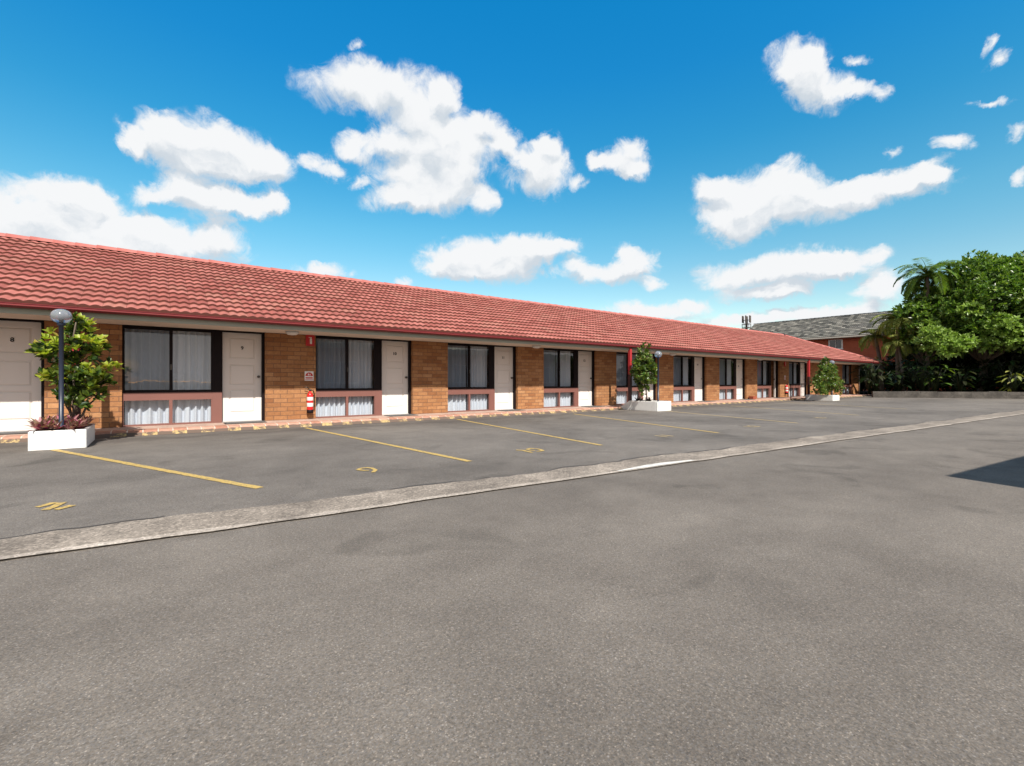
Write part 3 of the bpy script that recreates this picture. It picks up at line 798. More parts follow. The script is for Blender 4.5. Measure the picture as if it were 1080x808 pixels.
# gutter (quad profile with rolled lip), fascia, soffit
def gutter_run(a, b, out, name='gutter'):
    # straight run from a to b at eave, 'out' = outward unit vector
    a = Vector(a); b = Vector(b); out = Vector(out)
    prof = [(.0, .0), (.09, .0), (.12, .03), (.12, .058), (.130, .064), (.12, .072), (.108, .066), (.105, .035), (.01, .02), (.0, .07)]
    m = MB(); n = len(prof); vs = []
    for p in (a, b):
        for o_, z in prof: vs.append(p+out*o_+Vector((0, 0, z)))
    m.add(vs, [(i, (i+1) % n, n+(i+1) % n, n+i) for i in range(n)]+[tuple(range(n)), tuple(range(2*n-1, n-1, -1))])
    return m.build(name, M['gutter'], motel)
GZ = 2.256
gutter_run((XA, EY+.05, GZ), (XB, EY+.05, GZ), (0, -1, 0))
gutter_run((XB-.05, EY+.03, GZ), (XB-.05, BY, GZ), (1, 0, 0))
gutter_run((XA, BY-.05, GZ), (XB, BY-.05, GZ), (0, 1, 0))
m = MB()
m.box(XA+.06, XB-.06, EY+.054, EY+.085, 2.165, 2.335); m.box(XA+.06, XB-.06, BY-.085, BY-.054, 2.165, 2.335)
m.box(XB-.085, XB-.056, EY+.09, BY-.09, 2.165, 2.335); m.box(XA+.056, XA+.085, EY+.09, BY-.09, 2.165, 2.335)
m.build('fascia', M['fascia'], motel)
m = MB(); m.box(XA+.09, XB-.09, EY+.087, 12.475, 2.19, 2.205); m.box(XA+.09, XB-.09, 20.25, BY-.09, 2.19, 2.205); m.box(40.71, XB-.09, 12.48, 20.24, 2.19, 2.205)
m.box(XA+.09, XB-.09, EY+.0862, EY+.11, 2.178, 2.189)
m.build('soffit', M['soffit'], motel)
# posts
for px_, py_ in ((-1.14, 11.26), (13.78, 11.26), (29.05, 11.26)):
    m = MB(); m.box(px_-.052, px_+.052, py_-.052, py_+.052, 1.28, GZ-.001, .006)
    po = m.build('roof_post', M['redpost'], motel)
    m = MB(); m.box(px_-.054, px_+.054, py_-.054, py_+.054, 0, 1.279, .006); m.box(px_-.08, px_+.08, py_-.08, py_+.08, 0, .012)
    m.build('post_sleeve', M['darkpost'], po)
m = MB(); m.tube([(40.62, 12.42, .1), (40.62, 12.42, 2.05), (40.7, 12.1, 2.14), (40.75, 11.4, 2.23)], .032, 10); m.build('downpipe', M['steel'], motel)

# ------------------------------------------------------------------ small fixtures on the motel
li_labels = ['round cream soffit lamp above the extinguisher pier beside door 9', 'round cream soffit lamp above the brick pier beside door 11', 'round cream soffit lamp to the right of the globe lamp by the long planter',
             'round cream soffit lamp above the brick pier beside door 15', 'round cream soffit lamp just right of the far red post']
for i, x in enumerate((2.50, 9.85, 17.25, 24.75, 30.4)):
    if i == 0:
        e = empty('soffit_light', (x, 11.85, 2.19), li_labels[0], 'ceiling light', 'soffit lamps under the eave')
        m = MB(); m.lathe([(.145, -.028), (.15, -.002), (.1, -.001)], x, 11.85, 2.19, 24); m.build('light_base', M['steel'], e)
        m = MB(); m.lathe([(.03, -.085), (.09, -.078), (.125, -.055), (.135, -.03), (.135, -.027)], x, 11.85, 2.19, 24); m.build('diffuser', M['plaster'], e)
        l0 = e
    else: copy_thing(l0, (x, 11.85, 2.19), li_labels[i])
def extinguisher(x, label, y=BP, z=.26):
    e = empty('fire_extinguisher', (x, y, z), label, 'fire extinguisher', 'fire extinguishers on the brick wall')
    cy = y-.095
    m = MB(); m.lathe([(.06, .0), (.072, .012), (.074, .05), (.074, .40), (.070, .44), (.05, .48), (.028, .50), (.026, .53)], x, cy, z, 24); m.build('cylinder', M['extred'], e)
    m = MB(); m.lathe([(.066, -.012), (.0765, .004), (.0765, .075), (.0745, .076)], x, cy, z, 24); m.build('base_boot', M['black'], e)
    m = MB(); m.lathe([(.0752, .15), (.0758, .152), (.0758, .24), (.0752, .242)], x, cy, z, 24)
    m.lathe([(.0752, .30), (.0758, .302), (.0758, .385), (.0752, .387)], x, cy, z, 24); m.build('label_band', M['signwhite'], e)
    m = MB(); m.lathe([(.022, .53), (.026, .535), (.026, .57), (.018, .58)], x, cy, z, 12)
    m.tube([(x-.01, cy, z+.575), (x-.06, cy-.005, z+.62), (x-.13, cy-.005, z+.64)], .009, 6); m.tube([(x-.01, cy, z+.56), (x-.07, cy-.005, z+.575), (x-.12, cy-.005, z+.58)], .007, 6); m.build('valve_lever', M['metal'], e)
    m = MB(); m.tube([(x+.02, cy, z+.555), (x+.075, cy-.01, z+.54), (x+.098, cy-.015, z+.45), (x+.095, cy-.02, z+.25), (x+.09, cy-.02, z+.14)], .011, 8); m.build('hose', M['black'], e)
    m = MB(); m.box(x-.03, x+.03, cy+.07, y-.001, z+.2, z+.46); m.box(x-.079, x+.079, cy+.03, cy+.05, z+.33, z+.35); m.build('wall_bracket', M['metal'], e)
    return e
extinguisher(3.02, 'red fire extinguisher on sunlit brick pier beside the window next to door 9')
extinguisher(28.98, 'red fire extinguisher on the far brick pier beside the open dark doorway', z=.30)
def ext_plate(x, z, label, y=BP, w_=.21, h_=.235):
    e = empty('extinguisher_plate', (x, y, z), label, 'sign', 'extinguisher plates')
    m = MB(); m.box(x-w_/2, x+w_/2, y-.006, y-.0005, z, z+h_); m.build('plate', M['signwhite'], e)
    m = MB(); n = 14; cx, cz, r = x, z+h_*.50, w_*.42
    m.add([(cx, y-.0075, cz)]+[(cx+r*math.cos(PI*k/n), y-.0075, cz+r*1.0*math.sin(PI*k/n)) for k in range(n+1)], [(0, k+2, k+1) for k in range(n)])
    m.box(x-w_*.44, x+w_*.44, y-.0076, y-.0065, z+.02, z+.032); m.box(x-w_*.40, x+w_*.40, y-.0076, y-.0065, z+.055, z+.085)
    m.build('red_print', M['signred'], e)
    m = MB(); m.box(x-.028, x-.006, y-.0088, y-.008, cz+.012, cz+.062); m.box(x+.01, x+.03, y-.0088, y-.008, cz+.012, cz+.05); m.build('white_print', M['signwhite'], e)
ext_plate(3.02, 1.02+.03, 'small pale sign with red half disc above the near extinguisher')
ext_plate(28.98, 1.12, 'small white sign on the far pier above the far extinguisher', w_=.18)
def loc_sign(x, z1, label):
    e = empty('fire_location_sign', (x, BP, z1-.27), label, 'sign', 'red extinguisher location signs')
    y = BP-.03; z0 = z1-.27; w_ = .2
    m = MB(); m.box(x-w_/2, x+w_/2, y-.004, y+.004, z0, z1); m.box(x-w_/2, x-w_/2+.006, y+.004, BP-.001, z0, z1); m.build('board', M['signred'], e)
    m = MB(); cx = x+.015
    m.prism_x([(y-.0065, z0+.05), (y-.0042, z0+.05), (y-.0042, z0+.18), (y-.0065, z0+.18)], cx-.024, cx+.024)
    m.prism_x([(y-.0065, z0+.182), (y-.0042, z0+.182), (y-.0042, z0+.2), (y-.0065, z0+.2)], cx-.012, cx+.012)
    m.prism_x([(y-.0065, z0+.202), (y-.0042, z0+.202), (y-.0042, z0+.216), (y-.0065, z0+.216)], cx-.05, cx+.02)
    m.build('extinguisher_symbol', M['signwhite'], e)
loc_sign(3.04, 2.185, 'red sign with white extinguisher symbol under the eave beside door 9')
loc_sign(28.98, 2.16, 'red sign under the eave on the far pier beside the open doorway')
mat0 = None
for k in range(-1, 9):
    x = X0+k*PITCH+1.78; n = 9+k
    if k == 7: lab = 'grey door mat in front of the open dark doorway'
    else: lab = 'grey door mat on the step in front of door %d' % n
    if mat0 is None:
        e = empty('door_mat', (x, 12.1, FL), lab, 'door mat', 'door mats on the walkway')
        m = MB(); m.box(x, x+.78, 12.02, 12.42, FL+.0005, FL+.016, .004); m.build('mat_pile', M['rubber'], e)
        m = MB(); m.box(x-.02, x+.80, 12.0, 12.019, FL+.0005, FL+.010); m.box(x-.02, x+.80, 12.421, 12.44, FL+.0005, FL+.010)
        m.box(x-.02, x-.001, 12.02, 12.42, FL+.0005, FL+.010); m.box(x+.781, x+.80, 12.02, 12.42, FL+.0005, FL+.010); m.build('mat_border', M['black'], e)
        mat0 = e; bx = x
    else: copy_thing(mat0, (x, 12.1, FL), lab)
# low railing near the far post
e = empty('railing', (27.0, 11.35, .1), 'low dark metal railing in front of the far rooms beside the red post', 'railing')
m = MB(); m.box(27.0, 28.96, 11.33, 11.37, .86, .90); m.box(27.05, 28.96, 11.338, 11.362, .2, .225); m.build('rail', M['black'], e)
for i in range(2):
    m = MB(); xx = 27.05+1.86*i; m.box(xx-.02, xx+.02, 11.33, 11.37, .02, .859); m.build('rail_post', M['black'], e)
for i in range(9):
    m = MB(); xx = 27.24+.186*i; m.box(xx-.007, xx+.007, 11.343, 11.357, .226, .859); m.build('baluster', M['black'], e)
e = empty('terracotta_trough', (24.9, 12.3, FL), 'small empty terracotta trough at the foot of a brick pier', 'pot')
m = MB(); x, y = 24.9, 12.3
m.add([(x-.16,y-.09,FL),(x+.16,y-.09,FL),(x+.16,y+.09,FL),(x-.16,y+.09,FL),(x-.2,y-.12,FL+.15),(x+.2,y-.12,FL+.15),(x+.2,y+.12,FL+.15),(x-.2,y+.12,FL+.15),
       (x-.175,y-.095,FL+.15),(x+.175,y-.095,FL+.15),(x+.175,y+.095,FL+.15),(x-.175,y+.095,FL+.15),(x-.15,y-.08,FL+.05),(x+.15,y-.08,FL+.05),(x+.15,y+.08,FL+.05),(x-.15,y+.08,FL+.05)],
      [(3,2,1,0),(0,1,5,4),(1,2,6,5),(2,3,7,6),(3,0,4,7),(4,5,9,8),(5,6,10,9),(6,7,11,10),(7,4,8,11),(8,9,13,12),(9,10,14,13),(10,11,15,14),(11,8,12,15),(12,13,14,15)])
m.build('trough', M['terracotta'], e)

# ------------------------------------------------------------------ foliage helpers
def rv(r): 
    z = r.uniform(-1, 1); a = r.uniform(0, 2*PI); s_ = math.sqrt(1-z*z); return Vector((s_*math.cos(a), s_*math.sin(a), z))
def leaf(m, p, d_, ln, wd, up, fold=.15, segs=2):
    """a pointed leaf from p along d_, folded on its midrib"""
    side = d_.cross(up)
    if side.length < 1e-4: side = d_.cross(Vector((1, 0, 0)))
    side.normalize(); nn = side.cross(d_).normalized()
    if segs == 1:
        a = p; b = p+d_*ln*.5+side*wd*.5+nn*wd*fold; c = p+d_*ln; e_ = p+d_*ln*.5-side*wd*.5+nn*wd*fold
        m.add([a, b, c, e_], [(0, 1, 2, 3)]); return
    drop = -nn*ln*.08
    q = [p, p+d_*ln*.3+side*wd*.42+nn*wd*fold, p+d_*ln*.68+side*wd*.42+nn*wd*fold+drop*.5, p+d_*ln+drop*1.6,
         p+d_*ln*.68-side*wd*.42+nn*wd*fold+drop*.5, p+d_*ln*.3-side*wd*.42+nn*wd*fold, p+d_*ln*.5+drop*.3]
    m.add(q, [(0, 1, 6), (1, 2, 6), (2, 3, 6), (3, 4, 6), (4, 5, 6), (5, 0, 6)], True)
def rosette(m, p, ax, n, ln, wd, r, segs=1, spread=.9):
    t = ax.orthogonal().normalized(); b = ax.cross(t)
    ph = r.uniform(0, 6.28)
    for k in range(n):
        w_ = ph+2.4*k; el_ = r.uniform(.15, 1.)*spread
        d_ = (t*math.cos(w_)+b*math.sin(w_))*math.sin(el_*1.35)+ax*math.cos(el_*1.35)
        d_ = (d_+rv(r)*.2).normalized()
        leaf(m, p+d_*ln*.08, d_, ln*r.uniform(.7, 1.15), wd*r.uniform(.8, 1.15), ax, .18, segs)
def crown(blobs, dens, ln, wd, seed, nleaf=6, segs=1, upb=.45, inner=.25, m=None):
    r = random.Random(seed); m = m or MB()
    for (c, rad) in blobs:
        c = Vector(c); rad = Vector(rad) if not isinstance(rad, (int, float)) else Vector((rad,)*3)
        area = rad.x*rad.z*4*PI; n = int(area*dens)
        for i in range(n):
            d_ = rv(r)
            if d_.z < -.35 and r.random() < .6: continue
            k = 1-abs(r.gauss(0, inner))*.9
            ns = mnoise.noise(c+d_*2.1)*.28
            p = c+Vector((d_.x*rad.x, d_.y*rad.y, d_.z*rad.z))*max(.1, k+ns)
            ax = (d_+Vector((0, 0, upb))+rv(r)*.4).normalized()
            rosette(m, p, ax, nleaf, ln, wd, r, segs)
    return m
def limb(m, a, b, r0, r1, r, wob=.06, n=6):
    a = Vector(a); b = Vector(b); pts = []
    for i in range(n+1):
        t = i/n; o = rv(r)*wob*(b-a).length*math.sin(PI*t)*.5
        pts.append(a+(b-a)*t+o)
    m.tube(pts, [r0+(r1-r0)*i/n for i in range(n+1)], 8)
def broad_tree(name, base, blobs, label, seed, leafm='leaf_tree', dens=14, ln=.34, wd=.17, tr=.28, group=None, extra=None, nleaf=6):
    e = empty(name, base, label, 'tree', group); r = random.Random(seed); b = Vector(base)
    m = MB()
    cz = min(c[2]-(rd if isinstance(rd, (int, float)) else rd[2]) for c, rd in blobs)
    fork = b+Vector((r.uniform(-.2, .2), r.uniform(-.2, .2), max(1.4, cz*.8)))
    limb(m, b-Vector((0, 0, .1)), fork, tr, tr*.75, r, .05)
    for c, rd in blobs:
        mid = fork.lerp(Vector(c), .5)+rv(r)*.3
        limb(m, fork, mid, tr*.5, tr*.3, r, .1, 4); limb(m, mid, c, tr*.3, tr*.1, r, .1, 4)
        rr_ = rd if isinstance(rd, (int, float)) else rd[0]
        for _ in range(2):
            limb(m, c, Vector(c)+rv(r)*rr_*.5, tr*.12, .015, r, .1, 3)
    m.build('trunk', M['bark'], e)
    m = crown(blobs, dens, ln, wd, seed+1, nleaf)
    if extra:
        m.second = (len(m.f), M['leaf_lime']); crown(extra, dens*1.5, ln, wd, seed+2, nleaf, m=m)
    m.build('crown', M[leafm], e)
    return e
def subblobs(center, rad, n, sub_r, seed, zmin=None):
    r = random.Random(seed); out = []
    c = Vector(center)
    for i in range(n):
        # fibonacci directions jittered
        z = 1-(i+.5)/n*1.55; a = 2.4*i+r.uniform(-.4, .4); s_ = math.sqrt(max(0, 1-z*z))
        d_ = Vector((s_*math.cos(a), s_*math.sin(a), z))
        k = r.uniform(.62, .86)
        p = c+Vector((d_.x*rad[0], d_.y*rad[1], d_.z*rad[2]))*k
        sr = sub_r*r.uniform(.75, 1.25)
        out.append(((p.x, p.y, p.z), (sr, sr, sr*.8)))
    return out
def palm(base, h, nf, fl, label, seed, leafm='leaf_palm', lean=(0, 0), tr=.12, group='palms behind the low grey wall'):
    e = empty('palm_tree', base, label, 'palm', group); r = random.Random(seed); b = Vector(base)
    top_ = b+Vector((lean[0], lean[1], h)); m = MB()
    pts = [b.lerp(top_, i/10)+Vector((lean[0], lean[1], 0))*(-.25*math.sin(PI*i/10)) for i in range(11)]
    m.tube(pts, [tr*(1.15-.35*i/10)*(1+.06*(i % 2)) for i in range(11)], 10); m.build('trunk', M['bark'], e)
    m = MB()
    for k in range(nf):
        a = 2.4*k+r.uniform(-.3, .3); el0 = r.uniform(.25, 1.45); L_ = fl*r.uniform(.8, 1.1)
        hd = Vector((math.cos(a), math.sin(a), 0)); p = top_.copy(); el_ = el0; n = 16; pts = [p.copy()]
        for i in range(n):
            p = p+(hd*math.cos(el_)+Vector((0, 0, math.sin(el_))))*(L_/n); el_ -= (.13+.05*(1.3-el0)); el_ = max(el_, -1.35); pts.append(p.copy())
        m.tube(pts, [.025*(1-i/(n+2)) for i in range(n+1)], 4)
        for i in range(2, n*3):
            t = i/(n*3); idx = t*n; q = pts[int(idx)].lerp(pts[min(int(idx)+1, n)], idx % 1)
            tn = (pts[min(int(idx)+1, n)]-pts[int(idx)]).normalized(); sd_ = tn.cross(Vector((0, 0, 1))).normalized()
            ll = fl*.26*math.sin(PI*(.15+.8*t))
            for s_ in (-1, 1):
                d_ = (sd_*s_+tn*.7+Vector((0, 0, -.25+r.uniform(-.2, .2)))).normalized()
                leaf(m, q, d_, ll, .06, Vector((0, 0, 1)), .1, 1)
    m.build('fronds', M[leafm], e)
    return e

# ------------------------------------------------------------------ planters, lamps and their plants
def planter(name, x0, x1, y0, y1, h, label, prof=None):
    e = empty(name, ((x0+x1)/2, (y0+y1)/2, 0), label, 'planter', 'white concrete planters')
    t = .055; m = MB()
    b_ = .012
    # outer skin with worn bevelled rim
    for (a, b, c, d_) in ((x0, x1, y0, y0+t), (x0, x1, y1-t, y1), (x0, x0+t, y0+t+.0005, y1-t-.0005), (x1-t, x1, y0+t+.0005, y1-t-.0005)):
        m.box(a, b, c, d_, 0, h, b_)
    m.build('planter_wall', M['white'], e)
    m = MB(); m.add([(x0+t, y0+t, h-.05), (x1-t, y0+t, h-.05), (x1-t, y1-t, h-.05), (x0+t, y1-t, h-.05)], [(0, 1, 2, 3)])
    m.build('soil', M['soil'], e)
    return e
planter('planter', -1.53, -.885, 9.84, 11.08, .295, 'near white planter with purple strap plants beside door 8')
p2 = planter('planter', 13.62, 14.4, 9.95, 11.15, .34, 'long white planter before the near red post, its back end sloping down')
m = MB(); m.prism_x([(11.152, .0), (11.70, .0), (11.62, .06), (11.152, .338)], 13.62, 14.4); m.build('sloping_end', M['white'], p2)
planter('planter', 28.1, 29.0, 9.75, 11.05, .30, 'far white planter holding a dense cone shaped shrub')
def lamp(x, y, h, label, base=.25):
    e = empty('globe_lamp', (x, y, base), label, 'lamp post', 'globe lamp posts in the planters')
    m = MB(); m.lathe([(.06, 0), (.06, .02), (.031, .03), (.030, h-base-.15), (.05, h-base-.14), (.055, h-base-.11), (.05, h-base-.105)], x, y, base, 16); m.build('pole', M['bluepost'], e)
    m = MB(); pr = []
    for i in range(17):
        a = -PI/2+.42+(PI-.42-.05)*i/16; pr.append((.128*math.cos(a), .112*math.sin(a)))
    m.lathe(pr, x, y, h, 28); m.build('globe', M['globe'], e)
    m = MB(); m.lathe([(.02, -.1), (.022, -.04), (.03, -.01), (.033, .02), (.02, .05)], x, y, h, 12); m.build('bulb', M['plaster'], e)
    return e
lamp(-1.185, 9.97, 2.035, 'globe lamp on dark pole in the near planter beside door 8')
lamp(13.80, 10.06, 1.96, 'globe lamp on thin dark pole in the long white planter')
lamp(28.90, 10.07, 2.03, 'globe lamp half hidden behind the far cone shaped shrub')

def shrub(name, base, blobs, label, seed, leafm, ln, wd, dens, stems, tips=None, cat='shrub', nleaf=6, tipm='leaf_tip'):
    e = empty(name, base, label, cat); r = random.Random(seed); b = Vector(base); m = MB()
    cz = max(c[2] for c, rd in blobs)
    for i in range(stems):
        o = Vector((r.uniform(-.06, .06), r.uniform(-.06, .06), 0))
        c = r.choice(blobs)[0] if i else max(blobs, key=lambda q: q[0][2])[0]
        limb(m, b+o*(.5 if stems > 1 else .2), c, .022, .008, r, .08, 6)
    for c, rd in blobs:
        low = Vector((b.x, b.y, max(b.z+.25, c[2]-.35)))
        limb(m, low, c, .012, .006, r, .1, 4)
    m.build('stems', M['bark'], e)
    m = crown(blobs, dens, ln, wd, seed+3, nleaf, segs=2, upb=.8, inner=.35)
    if tips:
        m.second = (len(m.f), M[tipm])
        for c in tips:
            for _ in range(2):
                rosette(m, Vector(c)+rv(r)*ln*.5, (Vector((r.uniform(-.5, .5), -.3+r.uniform(-.4, .4), 1))).normalized(), 8, ln*1.05, wd*1.05, r, 2, .95)
    m.build('foliage', M[leafm], e)
    return e
# near shrub: layered open branches; positions measured against the pole
bl = []; tips = []
rs = random.Random(21)
CX, CY = -1.13, 10.62
def PXZ(px, py, Y):                         # world point seen in the photograph at px,py when its depth line is y=Y
    u = (px-540)/500; rx_, ry_ = math.cos(th)+u*math.sin(th), math.sin(th)-u*math.cos(th)
    t = Y/ry_; return (rx_*t, Y, 1.04+(402-py)/500*t)
for (px, py, rr_) in [(80, 340, .10), (84, 352, .16), (95, 362, .13), (72, 365, .15), (48, 372, .13), (40, 367, .07), (60, 376, .18), (88, 378, .2), (104, 368, .12), (75, 395, .22), (96, 398, .2), (56, 397, .16),
                      (108, 405, .13), (116, 398, .05), (84, 415, .22), (98, 418, .15), (66, 414, .16), (80, 428, .12), (72, 350, .12), (110, 385, .08)]:
    Y = CY+rs.uniform(-.3, .3)
    c = PXZ(px, py, Y); bl.append((c, (rr_, rr_, rr_*.85)))
for (px, py) in [(38, 368), (46, 362), (52, 372), (60, 366), (83, 337), (97, 347), (90, 342), (88, 362), (100, 362), (106, 363), (78, 372), (93, 372), (48, 398), (56, 392), (66, 400), (72, 390), (88, 396), (95, 392), (100, 404), (113, 391), (118, 388), (110, 402), (86, 404), (80, 396), (44, 374), (57, 356), (104, 372), (50, 402), (90, 410), (62, 372)]:
    tips.append(PXZ(px, py, CY+rs.uniform(-.35, .1)))
shrub('broadleaf_shrub', (-1.1, 10.7, .24), bl, 'open broadleaf shrub with lime green tips in the near planter beside door 8', 31, 'leaf_shrub', .125, .072, 58, 5, tips)
bl = []; tips = []
for (px, py, rr_) in [(681, 366, .12), (680, 375, .18), (677, 384, .26), (684, 384, .22), (674, 392, .24), (683, 393, .27), (688, 388, .15), (677, 401, .24), (685, 401, .2), (679, 409, .15), (670, 385, .12), (675, 414, .08)]:
    c = PXZ(px, py, 10.7+rs.uniform(-.2, .2)); bl.append((c, rr_))
for _ in range(26):
    px, py = rs.uniform(669, 690), rs.uniform(368, 405); tips.append(PXZ(px, py, 10.45+rs.uniform(-.2, .2)))
shrub('magnolia_tree', (14.05, 10.75, .29), bl, 'slim magnolia on a bare stem in the long white planter', 41, 'leaf_shrub', .13, .06, 70, 1, tips, cat='small tree', tipm='leaf_magnolia')
bl = []
for (px, py, rr_) in [(872, 381, .16), (871, 386, .26), (876, 390, .3), (868, 391, .28), (872, 398, .42), (865, 402, .36), (879, 402, .38), (885, 404, .24), (862, 409, .3), (872, 408, .45), (881, 411, .34), (868, 414, .25), (888, 410, .15)]:
    bl.append((PXZ(px, py, 10.0+rs.uniform(-.1, .1)), rr_))
shrub('magnolia_shrub', (28.42, 10.1, .25), bl, 'dense cone shaped magnolia shrub in the far white planter', 51, 'leaf_magnolia', .15, .065, 42, 3)

def strap_plant(r, mat):
    m = MB()
    for k in range(26):
        a = 2.4*k+r.uniform(-.2, .2); el_ = r.uniform(.35, 1.35); ln = r.uniform(.13, .23)
        hd = Vector((math.cos(a), math.sin(a), 0)); side = Vector((-hd.y, hd.x, 0)); p = Vector((0, 0, 0)); pts = []
        for i in range(5):
            wd = .017*(1, 1.1, 1., .7, .08)[i]; up_ = side.cross(hd)
            pts += [p-side*wd+Vector((0, 0, .004)), p+side*wd+Vector((0, 0, .004))]
            p = p+(hd*math.cos(el_)+Vector((0, 0, math.sin(el_))))*ln/4; el_ -= .2
        m.add(pts, [(2*i, 2*i+1, 2*i+3, 2*i+2) for i in range(4)], True)
    me_o = m
    return me_o
protos = []
for i in range(3):
    protos.append(strap_plant(random.Random(60+i), M['leaf_purple']))
spots = []
rp = random.Random(77)
for i in range(7):
    for j in range(5):
        x, y = -1.43+j*.112+rp.uniform(-.03, .03), 9.93+i*.16+rp.uniform(-.03, .03)
        if math.hypot(x+1.185, y-9.97) > .06: spots.append((x, y))
pm = {}
for i, (x, y) in enumerate(spots):
    k = i % 3
    if k not in pm:
        o = protos[k].build('strap_leaf_plant', M['leaf_purple']); pm[k] = o
    else:
        o = pm[k].copy(); C.objects.link(o)
    o.location = (x, y, .27+rp.uniform(0, .05)); o.rotation_euler = (rp.uniform(-.25, .25), rp.uniform(-.25, .25), rp.uniform(0, 6)); s_ = rp.uniform(.9, 1.2); o.scale = (s_, s_, s_)
    tag(o, 'purple and pink strap leaf plant filling the near white planter', 'plant', 'purple strap plants in the near planter')
for i, (x, y) in enumerate([(13.75, 10.75), (13.85, 10.98), (13.98, 10.55), (13.78, 10.5)]):
    o = pm[i % 3].copy(); o.data = pm[i % 3].data.copy(); o.data.materials[0] = M['leaf_darkpurple']; C.objects.link(o)
    o.location = (x, y, .30); o.rotation_euler = (0, 0, i*1.3); o.scale = (1.15, 1.15, 1.15)
    tag(o, 'dark strap leaf plant low in the long white planter', 'plant', 'dark strap plants in the long planter')

# ------------------------------------------------------------------ far right: low wall, trees, palms, undergrowth
e = empty('low_wall', (38, 5, 0), 'low weathered grey block wall in front of the dark trees', 'wall')
A = Vector((36.3, 10.4)); B = Vector((40.9, 3.6)); Cc = Vector((45.5, -9.5))
def seg_box(m, a, b, t, z0, z1, bev=0):
    d_ = (b-a).normalized(); n = Vector((-d_.y, d_.x))*t/2
    m.prism_z([tuple(a-n), tuple(b-n), tuple(b+n), tuple(a+n)][::1], z0, z1)
m = MB(); rw = random.Random(8)
for a, b in ((A, B), (B, Cc)):
    n = int((b-a).length/.8)
    for i in range(n):
        p = a.lerp(b, i/n); q = a.lerp(b, (i+1)/n-.0008)
        seg_box(m, p, q, .22, -.05, .21+rw.uniform(-.01, .01)); seg_box(m, p, q, .2+rw.uniform(-.01, .01), .213+.0, .41+rw.uniform(-.025, .02))
m.build('wall_blocks', M['kerbwall'], e)
m = MB(); m.add([(36.6, 10.6, .2), (41.0, 3.7, .2), (46.0, -10, .2), (75, -10, .2), (75, 30, .2), (41.9, 30, .2), (41.9, 10.6, .2)], [(0, 1, 2, 3, 4, 5, 6)])
tag(m.build('garden_bed', M['soil']), kind='structure')
broad_tree('broadleaf_tree', (44.0, 6.6, .2), subblobs((43.9, 6.4, 5.2), (3.3, 3.1, 4.0), 30, 1.2, 5), 'large dark green tree left of centre in the grove, with pale lower clumps', 101, dens=15., ln=.27, wd=.14,
           extra=[((39.7, 8.1, 3.7), (.9, .9, .7)), ((39.4, 7.3, 3.1), (.6, .6, .5)), ((40.5, 8.5, 4.5), (.5, .5, .4)), ((40.4, 6.5, 5.4), (.6, .6, .4)), ((39.8, 6.7, 3.4), (.5, .5, .4))])
broad_tree('broadleaf_tree', (45.6, 2.6, .2), subblobs((45.4, 2.8, 5.5), (4.2, 4.2, 4.6), 34, 1.4, 6), 'broad glossy tree at the right edge of the photo behind the low wall', 102, dens=15., ln=.27, wd=.14,
           extra=[((41.2, 5.3, 4.3), (.9, .9, .7)), ((41.6, 4.5, 3.5), (.7, .7, .5)), ((42.0, 3.6, 5.6), (.7, .7, .5)), ((42.2, 2.6, 4.4), (.8, .8, .6)), ((41.2, 5.9, 3.3), (.5, .5, .4))])
broad_tree('broadleaf_tree', (42.6, 9.1, .2), subblobs((42.3, 8.9, 4.5), (2.0, 1.7, 3.2), 26, .85, 15), 'slimmer leafy tree crowded between the palms and the large tree', 106, dens=13, ln=.28, wd=.13, tr=.16)
broad_tree('broadleaf_tree', (47, -4.5, .2), subblobs((47, -4.5, 5.6), (4.8, 4.6, 4.6), 28, 1.6, 7), 'tree just beyond the right edge, next along the low wall', 103, dens=7.)
broad_tree('broadleaf_tree', (49.5, 8.5, .2), subblobs((49.5, 8.3, 3.4), (3.0, 3.2, 2.8), 22, 1.5, 9), 'shaded tree behind the palms near the neighbouring house', 104, dens=6, ln=.4, wd=.2)
broad_tree('broadleaf_tree', (54, 2.0, .2), subblobs((54, 2.0, 4.6), (4.5, 5.2, 3.6), 22, 2.0, 10), 'shaded background tree between and behind the two large trees', 105, dens=6, ln=.4, wd=.2)
palm((41.9, 8.9, .2), 7.9, 34, 2.4, 'tall feathery palm rising above the tree crowns', 201)
palm((41.4, 10.4, .2), 5.0, 24, 2.0, 'mid height yellow green palm left of the large tree', 202, 'leaf_drypalm')
palm((42.2, 11.5, .2), 4.0, 22, 1.6, 'shorter arching palm beside the end of the motel roof', 203, 'leaf_drypalm', lean=(-.4, .3))
palm((40.6, 9.9, .2), 3.4, 18, 1.6, 'slender palm with pale leaning trunk at the corner of the motel', 204, 'leaf_drypalm', lean=(.5, .4), tr=.09)
# undergrowth plants with large leaves
def bigleaf(name, base, h, n, ln, wd, seed, leafm, label):
    e = empty(name, base, label, 'plant', 'undergrowth plants behind the low wall'); r = random.Random(seed); b = Vector(base); ms = MB(); m = MB()
    for k in range(n):
        a = 2.4*k; hh = h*r.uniform(.3, 1.); tip = b+Vector((math.cos(a), math.sin(a), 0))*r.uniform(.15, .6)*h*.6+Vector((0, 0, hh))
        ms.tube([b, b.lerp(tip, .5)+Vector((0, 0, .15*h)), tip], [.02, .014, .008], 5)
        d_ = (Vector((math.cos(a), math.sin(a), -.35))+rv(r)*.35).normalized()
        leaf(m, tip, d_, ln*r.uniform(.7, 1.2), wd*r.uniform(.8, 1.2), Vector((0, 0, 1)), .15, 2)
    ms.build('stems', M['leaf_dark'], e); m.build('leaves', M[leafm], e)
ru = random.Random(17); lm = ['leaf_dark']*7+['leaf_palm']
